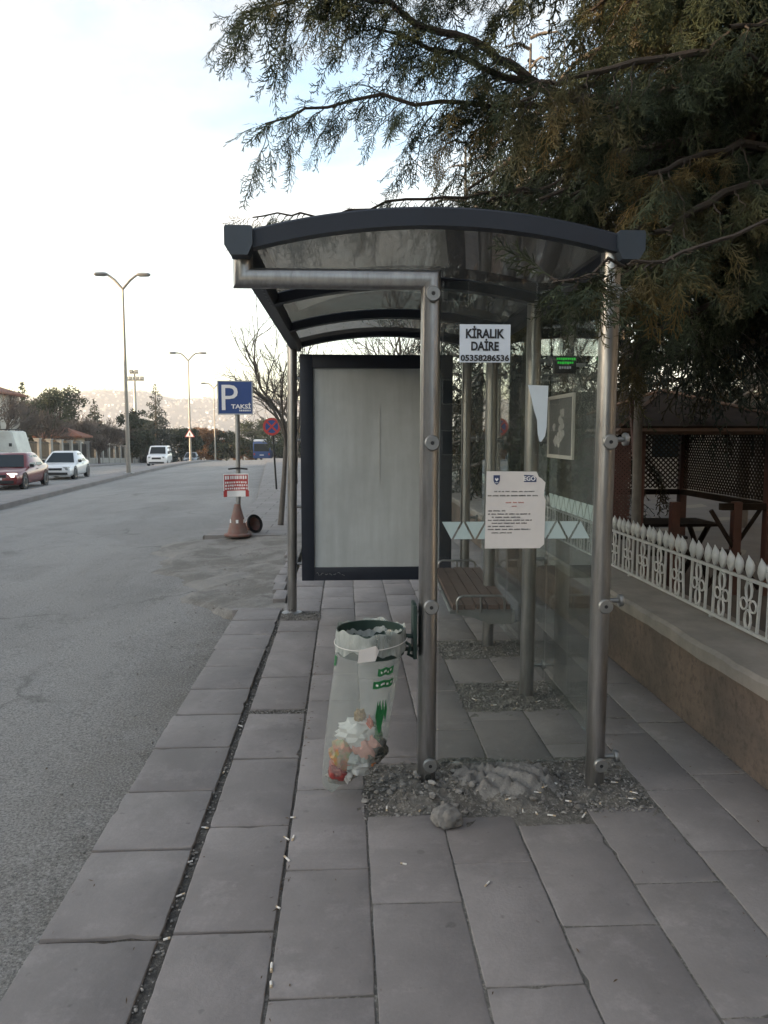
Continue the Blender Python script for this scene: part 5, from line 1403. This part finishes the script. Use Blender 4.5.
for (lab, px_, py_, pm_, kd, L_, W_, H_, lit) in (
        ('dark red saloon car coming along the far carriageway with its headlight on', -13.95, 33.2, M['car_red'], 'sedan', 4.5, 1.78, 1.45, True),
        ('white saloon car with dark windscreen following behind the dark red car', -14.75, 41.4, M['car_white'], 'sedan', 4.3, 1.72, 1.42, False),
        ('small white passenger van coming along the far carriageway near the second lamp', -17.3, 73, M['car_white'], 'van', 4.2, 1.78, 1.82, False)):
    car('car' if kd == 'sedan' else 'van', lab, 'car' if kd == 'sedan' else 'van', (px_, py_, zopp(px_, py_)+.005), ang, pm_, kd, L_, W_, H_, lit=lit)
# parked panel van seen side on behind the red car
bvx, bvy = -20.35, 44.5; bz = zopp(bvx, bvy)+.01
bv = thing('panel_van', 'dirty white blank sided panel van parked side on behind the dark red car', 'van', (bvx, bvy, bz))
with local():
    b = MB(); rings = []
    prof = [(-2.6, .35), (-2.6, 1.1), (-2.2, 1.35), (-1.6, 2.42), (-1.4, 2.52), (1.9, 2.52), (2.05, 2.45), (2.45, .9), (2.48, .35)]
    for y, k in ((-.95, .97), (-.90, 1), (.90, 1), (.95, .97)):
        rings.append([(x*k, y, .35+(z-.35)*(.985 if k < 1 else 1)) for x, z in prof])
    b.loft(rings); b.build('body', M['van_dirty'], bv, smooth=40)
    for xw in (-1.7, 1.55):
        for s in (-1, 1): MB().lathe([(0, -.1), (.34, -.1), (.36, -.06), (.36, .06), (.34, .1), (0, .1)], (xw, s*.86, .36), 20, 'Y').build('wheel', M['rubber'], bv)
    b = MB(); b.tube([(-1.2, -.8, 2.6), (1.9, -.8, 2.6)], .025, 6); b.tube([(-1.2, .8, 2.6), (1.9, .8, 2.6)], .025, 6)
    for x in (-.9, .2, 1.3, 1.85): b.tube([(x, -.8, 2.6), (x, .8, 2.6)], .025, 6); b.tube([(x, -.8, 2.5), (x, -.8, 2.6)], .02, 5)
    b.build('roof_rack', M['rubber'], bv)
    MB().box(1.86, 2.02, -.957, -.940, 1.66, 1.84, .003).build('door_handle', M['rubber'], bv, smooth=0)
    MB().box(-2.62, -2.58, -.5, .5, .45, .7).build('bumper', M['rubber'], bv, smooth=0)
    MB().prism([(-2.0, 1.45), (-1.62, 2.2), (-1.0, 2.2), (-1.0, 1.45)], .01, lambda a, c, h: (a, -.952-h, c)).build('side_window', M['carglass'], bv, smooth=0)
# bus far down the road
bsx, bsy = -12.0, 112; bsz = zroad(bsx, bsy)
bu = thing('bus', 'blue city bus with a pale roof far down the road', 'bus', (bsx, bsy, bsz+.02), 0)
with local():
    MB().box(-1.25, 1.25, 0, 11, .35, 2.75, .12).build('body', M['bus_blue'], bu, smooth=40)
    MB().box(-1.18, 1.18, .1, 10.9, 2.74, 3.05, .12).build('roof', M['white'], bu, smooth=40)
    MB().box(-1.08, 1.08, -.012, .02, 1.35, 2.45, .03).build('rear_window', M['carglass'], bu, smooth=0)
    for s in (-1, 1):
        for k in range(5): MB().box(min(s*1.24, s*1.262), max(s*1.24, s*1.262), .6+k*2.0, 2.4+k*2.0, 1.45, 2.4).build('side_window', M['carglass'], bu, smooth=0)
        for yw in (2.6, 8.6): MB().lathe([(0, -.14), (.46, -.14), (.48, 0), (.46, .14), (0, .14)], (s*1.12, yw, .48), 16, 'X').build('wheel', M['rubber'], bu)
        MB().box(min(s*.95, s*1.15), max(s*.95, s*1.15), -.02, .01, .8, 1.1).build('tail_light', M['sign_red'], bu, smooth=0)
    MB().box(-.3, .3, -.016, .0, .75, .9).build('number_plate', M['plate'], bu, smooth=0)
car('car', 'dark grey car far down the road left of the parking sign pole', 'car', (-19.3, 98, zopp(-19.3, 98)+.005), ang, M['car_grey'], 'sedan', 4.3, 1.74, 1.44)

# ------------------------------------------------------------------ far side of the street: fence, houses, trees
def xf(y): return xm(y)-11.6
def zfar(y): return zopp(xm(y)-8, y)+.12
ff = thing('boundary_fence', 'long boundary fence of pale square pillars and dark railings across the road', 'fence', (xf(70), 70, zfar(70)))
pil = None
with local():
    y = 42.; first = None
    while y < 130:
        loc = (xf(y)-xf(70), y-70, zfar(y)-zfar(70))
        if first is None:
            first = MB().box(-.2, .2, -.2, .2, -.3, 2.1, .02).build('pillar', M['conc'], ff, smooth=0)
            MB().box(-.25, .25, -.25, .25, 2.1, 2.2, .02).build('cap', M['conc'], first, smooth=0); o = first
        else: o = copy_tree(first, ff)
        o.location = loc; y += 3.2
b = MB(); lowb = MB(); y = 42.
while y < 130:
    for k in range(14):
        yy = y+.25+k*.2; b.box(xf(yy)-.02, xf(yy)+.02, yy-.02, yy+.02, zfar(yy)+.6, zfar(yy)+1.95)
    for zz in (.7, 1.85): b.tube([(xf(y), y, zfar(y)+zz), (xf(y+3.2), y+3.2, zfar(y+3.2)+zz)], .03, 4)
    p0, p1 = (xf(y), y), (xf(y+3.2), y+3.2)
    lowb.add([(p0[0]-.12, p0[1], zfar(y)-.3), (p0[0]+.12, p0[1], zfar(y)-.3), (p0[0]+.12, p0[1], zfar(y)+.6), (p0[0]-.12, p0[1], zfar(y)+.6), (p1[0]-.12, p1[1], zfar(y+3.2)-.3), (p1[0]+.12, p1[1], zfar(y+3.2)-.3), (p1[0]+.12, p1[1], zfar(y+3.2)+.6), (p1[0]-.12, p1[1], zfar(y+3.2)+.6)],
        [(0, 1, 2, 3), (4, 7, 6, 5), (0, 4, 5, 1), (1, 5, 6, 2), (2, 6, 7, 3), (3, 7, 4, 0)]); y += 3.2
b.build('railing', M['iron_dark'], ff, smooth=0); lowb.build('low_wall', M['conc'], ff, smooth=0)
def house(name, label, cat, x, y, z, w, d, h, rh, wallm, rz=0, nwin=3, floors=2, group=None, eave=.6, flat=False):
    t = thing(name, label, cat, (x, y, z), rz, group)
    with local():
        MB().box(-w/2, w/2, -d/2, d/2, -.5, h).build('wall', wallm, t, smooth=0)
        if flat: rf = MB().box(-w/2-.3, w/2+.3, -d/2-.3, d/2+.3, h, h+.4).build('roof', M['conc'], t, smooth=0)
        else:
            a, c = w/2+eave, d/2+eave; rl = max(0, w/2-d/2)
            vs = [(-a, -c, h), (a, -c, h), (a, c, h), (-a, c, h), (-rl, 0, h+rh), (rl, 0, h+rh), (-a, -c, h-.18), (a, -c, h-.18), (a, c, h-.18), (-a, c, h-.18)]
            rf = MB().add(vs, [(0, 1, 5, 4), (1, 2, 5), (2, 3, 4, 5), (3, 0, 4), (6, 9, 8, 7), (0, 6, 7, 1), (1, 7, 8, 2), (2, 8, 9, 3), (3, 9, 6, 0)]).build('roof', M['roof_tile'], t, smooth=0)
        fh = h/floors
        for fl in range(floors):
            for i in range(nwin):
                xx = -w/2+w*(i+.5)/nwin; z0 = fl*fh+fh*.33; ww = min(1.3, w/nwin*.5); hh = fh*.45
                f = MB().box(xx-ww/2-.07, xx+ww/2+.07, -d/2-.05, -d/2-.002, z0-.07, z0+hh+.07).build('window', M['white'], t, smooth=0)
                MB().box(xx-ww/2, xx+ww/2, -d/2-.058, -d/2-.052, z0, z0+hh).build('pane', M['carglass'], f, smooth=0)
            for i in range(max(1, int(d/4))):
                yy = -d/2+d*(i+.5)/max(1, int(d/4)); z0 = fl*fh+fh*.33; hh = fh*.45
                f = MB().box(w/2+.002, w/2+.05, yy-.72, yy+.72, z0-.07, z0+hh+.07).build('window', M['white'], t, smooth=0)
                MB().box(w/2+.052, w/2+.058, yy-.65, yy+.65, z0, z0+hh).build('pane', M['carglass'], f, smooth=0)
    return t
house('house', 'pale house with a clay tiled hip roof behind the trees at the left edge', 'house', -36.2, 71, -1.8, 11, 9, 7.0, 1.9, M['facade'], R(5))
house('pavilion', 'small pavilion with a clay tiled hip roof behind the pillared fence', 'pavilion', -29.4, 82.5, -2.2, 3.4, 3.4, 3.5, 1.0, M['facade2'], R(5), 1, 1, eave=.7)
# unseen blocks across the road, added to keep the low sun off the street
for i, (x, y, w, d, h) in enumerate(((-36, 26, 14, 27.9, 7.3), (-36, -2, 14, 27.9, 7.5), (-36, -30, 14, 27.9, 7.2))):
    house('apartment_block', ['ochre apartment block across the road, nearest to the fence', 'cream apartment block across the road opposite the bus shelter', 'ochre apartment block across the road furthest behind the viewer'][i],
        'building', x, y, -.5, w, d, h, 1.2, M['facade2'] if i != 1 else M['facade'], 0, 4, 2, 'apartment blocks across the road', flat=True)
house('apartment_block', 'tall grey apartment block behind the garden to the right of the shelter', 'building', 21, 0, -.6, 12, 46, 15, 1, M['conc'], 0, 3, 5, 'apartment blocks', flat=True)  # out-of-view block added to cut skylight from the right
house('apartment_block', 'long grey apartment block closing the street behind the viewer', 'building', 6, -42, -.5, 46, 12, 11, 1, M['conc'], R(180), 9, 4, 'apartment blocks', flat=True)  # added behind the camera to darken what the panes reflect
def pine(name, label, x, y, z, h, w, m, seed, shape='cone', n=5200, size=.34, group='trees across the road', z0=.12):
    g = np.random.default_rng(seed); t = thing(name, label, 'tree', (x, y, z), 0, group)
    with local():
        MB().tube([(0, 0, -.5), (0, 0, h*.5), (.05, 0, h*.97)], [.03*h*.9, .018*h, .012], 8).build('trunk', M['bark'], t)
        cs = []
        if shape == 'cone':
            lv = int(h/.36)
            for k in range(lv):
                u = k/(lv-1); r = w*(1-u)**.8*.62+.08; zz = h*(z0+(1-z0)*u)
                m_ = max(2, int(7*(1-u)+1))
                for j in range(m_):
                    a = j*6.283/m_+k*1.3+g.uniform(-.4, .4); rr_ = r*g.uniform(.45, 1.0)
                    cs.append((rr_*.62*math.cos(a), rr_*.62*math.sin(a), zz-rr_*.35, 1.0*(.14+rr_*.42), .14+rr_*.42, .26+.1*h*(1-u)*.4))
        else:
            for k in range(46):
                u = g.random(); a = g.uniform(0, 6.28); r = w*.5*math.sqrt(g.random())*(1-.5*abs(u-.4))
                cs.append((r*math.cos(a), r*math.sin(a), h*(z0+.1+(.82-z0)*u), w*g.uniform(.10, .20), w*g.uniform(.10, .20), h*g.uniform(.06, .13)))
    V, F = leafcloud(n, lambda g_, k: blobs(cs, g_, k, .1), size, seed, .45)
    raw_mesh('crown', V, F, m, t)
    return t
T = lambda px_, Y: (345+0-345+(px_-345)/770*Y)
def ground_far(y): return zfar(y)-.1
for i, (px_, Y, top, w, m, shp, lab, sz) in enumerate((
        (33, 84, 386, 5.5, 'pine', 'cone', 'dark pine with a pointed top just right of the left edge house', .34),
        (14, 92, 400, 6.5, 'pine', 'round', 'dark evergreen behind the corner of the left edge house', .36),
        (68, 96, 387, 7.5, 'pine', 'round', 'broad dark evergreen behind the small pavilion', .36),
        (44, 100, 398, 6, 'pine', 'round', 'dark evergreen between the pointed pine and the broad evergreen', .36),
        (101, 104, 401, 5.5, 'pine', 'cone', 'narrow dark conifer just left of the first street lamp', .34),
        (135, 100, 408, 5.2, 'pine', 'round', 'dark evergreen right of the first street lamp, below the mast', .34),
        (160, 108, 387, 7.0, 'fir', 'cone', 'grey green fir with a pointed top above the small white van', .34),
        (184, 112, 427, 6.0, 'pine', 'round', 'dark round evergreen just left of the second lamp', .34),
        (150, 118, 418, 6.5, 'pine', 'round', 'dark evergreen behind the foot of the fir', .36),
        (203, 128, 427, 8.0, 'autumn', 'round', 'rusty brown tree between the second and third lamps', .36),
        (213, 132, 431, 6.0, 'autumn', 'round', 'rusty brown tree right behind the third lamp', .36),
        (228, 128, 430, 6.5, 'pine', 'round', 'dark green tree behind the parking sign pole', .36),
        (244, 138, 436, 5.0, 'autumn', 'round', 'small brownish tree between the sign pole and the bus', .34),
        (262, 124, 418, 8.0, 'scrub', 'round', 'olive green tree rising above the blue bus', .36),
        (282, 118, 422, 8.0, 'pine', 'round', 'dark tree right of the bus beside the far pavement', .36),
        (300, 110, 415, 9.0, 'scrub', 'round', 'olive tree behind the far shelter post', .36))):
    X = (px_-345)/770*Y; zb = (ground_far(Y) if px_ < 200 else -Lz(Y)-.6)
    zt = 1.5+(434-top)*Y/770
    pine('evergreen_tree' if m != 'autumn' else 'autumn_tree', lab, X, Y, zb, zt-zb, w, M[m], 200+i, shp, 11000 if shp == 'cone' else 9500, sz*.85, z0=.08 if shp == 'cone' else .10)
for i, (px_, Y, h_, lab) in enumerate(((54, 78, 6.5, 'bare tree in front of the fence between the two parked looking cars and the pavilion'), (5, 66, 7.5, 'bare tree in front of the left edge house'), (92, 86, 6.5, 'bare greyish tree behind the fence left of the first lamp'),
        (80, 90, 7.2, 'bare tree rising behind the pavilion roof'), (113, 92, 6.2, 'bare tree right beside the first lamp pole'), (22, 80, 8.0, 'bare tree between the house and the pointed pine'), (104, 78, 3.6, 'short bare tree on the pavement across the road'),
        (38, 88, 7.6, 'bare tree in front of the dark pointed pine'), (66, 100, 7.8, 'tall bare tree against the broad dark evergreen'), (12, 74, 8.2, 'tall bare tree at the right corner of the tiled house'), (84, 110, 8.5, 'tall bare tree far behind the fence between the pavilion and the narrow conifer'),
        (48, 112, 9.0, 'tall bare tree far behind the white saloon car'), (124, 98, 6.4, 'bare tree just right of the first lamp behind the fence'))):
    X = (px_-345)/770*Y
    lab = lab.replace('between the two parked looking cars and the pavilion', 'above the white saloon car')
    bare_tree('bare_tree', lab, (X, Y, ground_far(Y)), [6, 5, 4, 3], 4, .14, h_*.30, 300+i, M['twig'], 'bare trees across the road', spread=.5, rmin=.02)
# ------------------------------------------------------------------ hills and the town on them
def hz(x, y):
    r = math.exp(-((y-2050)/420)**2); px_ = x/2050*770
    top = 92+16*math.exp(-((px_+215)/60)**2)+6*math.sin(px_*.05)+4*math.sin(px_*.13+1)
    near = math.exp(-((y-1050)/200)**2)*(19+5*math.sin(x*.012)+3*math.sin(x*.031))
    return -12+r*(top+12)+near+3*math.sin(x*.02)*math.sin(y*.017)
tag(MB().grid(lin(-2250, 2250, 120), lin(500, 2280, 50), hz).build('hills', M['farhill'], smooth=70), kind='structure')
b = MB(); rg = random.Random(77)
for _ in range(1900):
    y = rg.uniform(1350, 2020); x = y/770*rg.uniform(-360, 60); z = hz(x, y); s = rg.uniform(1.3, 3.0)
    b.cur = rg.choice((0, 1, 1, 1, 2)); b.box(x-s, x+s, y-s, y+s, z-4, z+rg.uniform(1.5, 5))
tag(b.build('hillside_town', [M['white'], mat('far_facade', (.38, .36, .34), .9, var=.1), M['farhill']], smooth=0, fix=False), 'scattered pale houses of a far off town on the hazy hillside', 'town', kind='stuff')

# ------------------------------------------------------------------ air
hzm = bpy.data.materials.new('haze_air'); hzm.use_nodes = True; nt = hzm.node_tree
for n in list(nt.nodes):
    if n.type == 'BSDF_PRINCIPLED': nt.nodes.remove(n)
pvn = nt.nodes.new('ShaderNodeVolumePrincipled'); pvn.inputs['Color'].default_value = (.93, .94, .97, 1); pvn.inputs['Density'].default_value = HAZE; pvn.inputs['Anisotropy'].default_value = .2
nt.links.new(pvn.outputs[0], [n for n in nt.nodes if n.type == 'OUTPUT_MATERIAL'][0].inputs['Volume'])
if HAZE > 0:
    hb = MB().box(-2320, 2320, -140, 2320, -40, 150).build('haze', hzm, smooth=0); tag(hb, kind='stuff', label='thin pale evening haze in front of the far hills', cat='haze')

# ------------------------------------------------------------------ light, sky, camera
SUN_AZ, SUN_EL = R(-104), R(7)       # azimuth from +Y, clockwise
w = bpy.data.worlds.new('World'); scene.world = w; w.use_nodes = True; nt = w.node_tree
bgn = nt.nodes['Background']
sky = nt.nodes.new('ShaderNodeTexSky'); sky.sky_type = 'NISHITA'; sky.sun_disc = False; sky.sun_elevation = SUN_EL; sky.sun_rotation = SUN_AZ
sky.altitude = 900; sky.air_density = 1.0; sky.dust_density = 2.2; sky.ozone_density = 1.2
tc = nt.nodes.new('ShaderNodeTexCoord'); mp = nt.nodes.new('ShaderNodeMapping'); mp.inputs['Scale'].default_value = (1.2, 1.2, 4.5); mp.inputs['Rotation'].default_value = (0, 0, .6)
nt.links.new(tc.outputs['Generated'], mp.inputs[0])
cf = ramp(nt, noise(nt, 2.1, 6, .58, mp.outputs[0], .4), [(.38, 0), (.66, .75)])
lum = nt.nodes.new('ShaderNodeRGBToBW'); nt.links.new(sky.outputs[0], lum.inputs[0])
cl = nt.nodes.new('ShaderNodeMix'); cl.data_type = 'RGBA'; cl.blend_type = 'MULTIPLY'; cl.inputs[0].default_value = 1
nt.links.new(lum.outputs[0], cl.inputs[6]); cl.inputs[7].default_value = (1.28, 1.24, 1.20, 1)
nt.links.new(mixc(nt, cf, sky.outputs[0], cl.outputs[2]), bgn.inputs[0]); bgn.inputs[1].default_value = SKY
sl = bpy.data.lights.new('sun', 'SUN'); sl.energy = SUN; sl.angle = R(.6); sl.color = (1, .72, .45)
so = bpy.data.objects.new('sun', sl); C.objects.link(so)
d = Vector((math.sin(SUN_AZ)*math.cos(SUN_EL), math.cos(SUN_AZ)*math.cos(SUN_EL), math.sin(SUN_EL)))
so.rotation_euler = (-d).to_track_quat('-Z', 'Y').to_euler()
cam = bpy.data.cameras.new('camera'); co = bpy.data.objects.new('camera', cam); C.objects.link(co)
cam.sensor_fit = 'VERTICAL'; cam.sensor_height = 36; cam.lens = 36*770/1024; cam.clip_end = 20000; cam.clip_start = .05
pit = math.atan(78/770); yaw = math.atan(39/(770/math.cos(pit)))
co.location = (0, 0, 1.5); co.rotation_euler = (R(90)-pit, 0, -yaw)
scene.camera = co
scene.view_settings.view_transform = 'Standard'; scene.view_settings.look = 'None'; scene.view_settings.gamma = 1
scene.view_settings.use_curve_mapping = False
scene.view_settings.use_white_balance = True; scene.view_settings.white_balance_temperature = 7150; scene.view_settings.white_balance_tint = 10
scene.view_settings.exposure = EXPO
scene.render.engine = 'CYCLES'
cy = scene.cycles
cy.max_bounces = 8; cy.transparent_max_bounces = 24; cy.diffuse_bounces = 3; cy.glossy_bounces = 4; cy.volume_bounces = 1
cy.use_denoising = True; cy.caustics_reflective = False; cy.caustics_refractive = False; cy.sample_clamp_indirect = 8
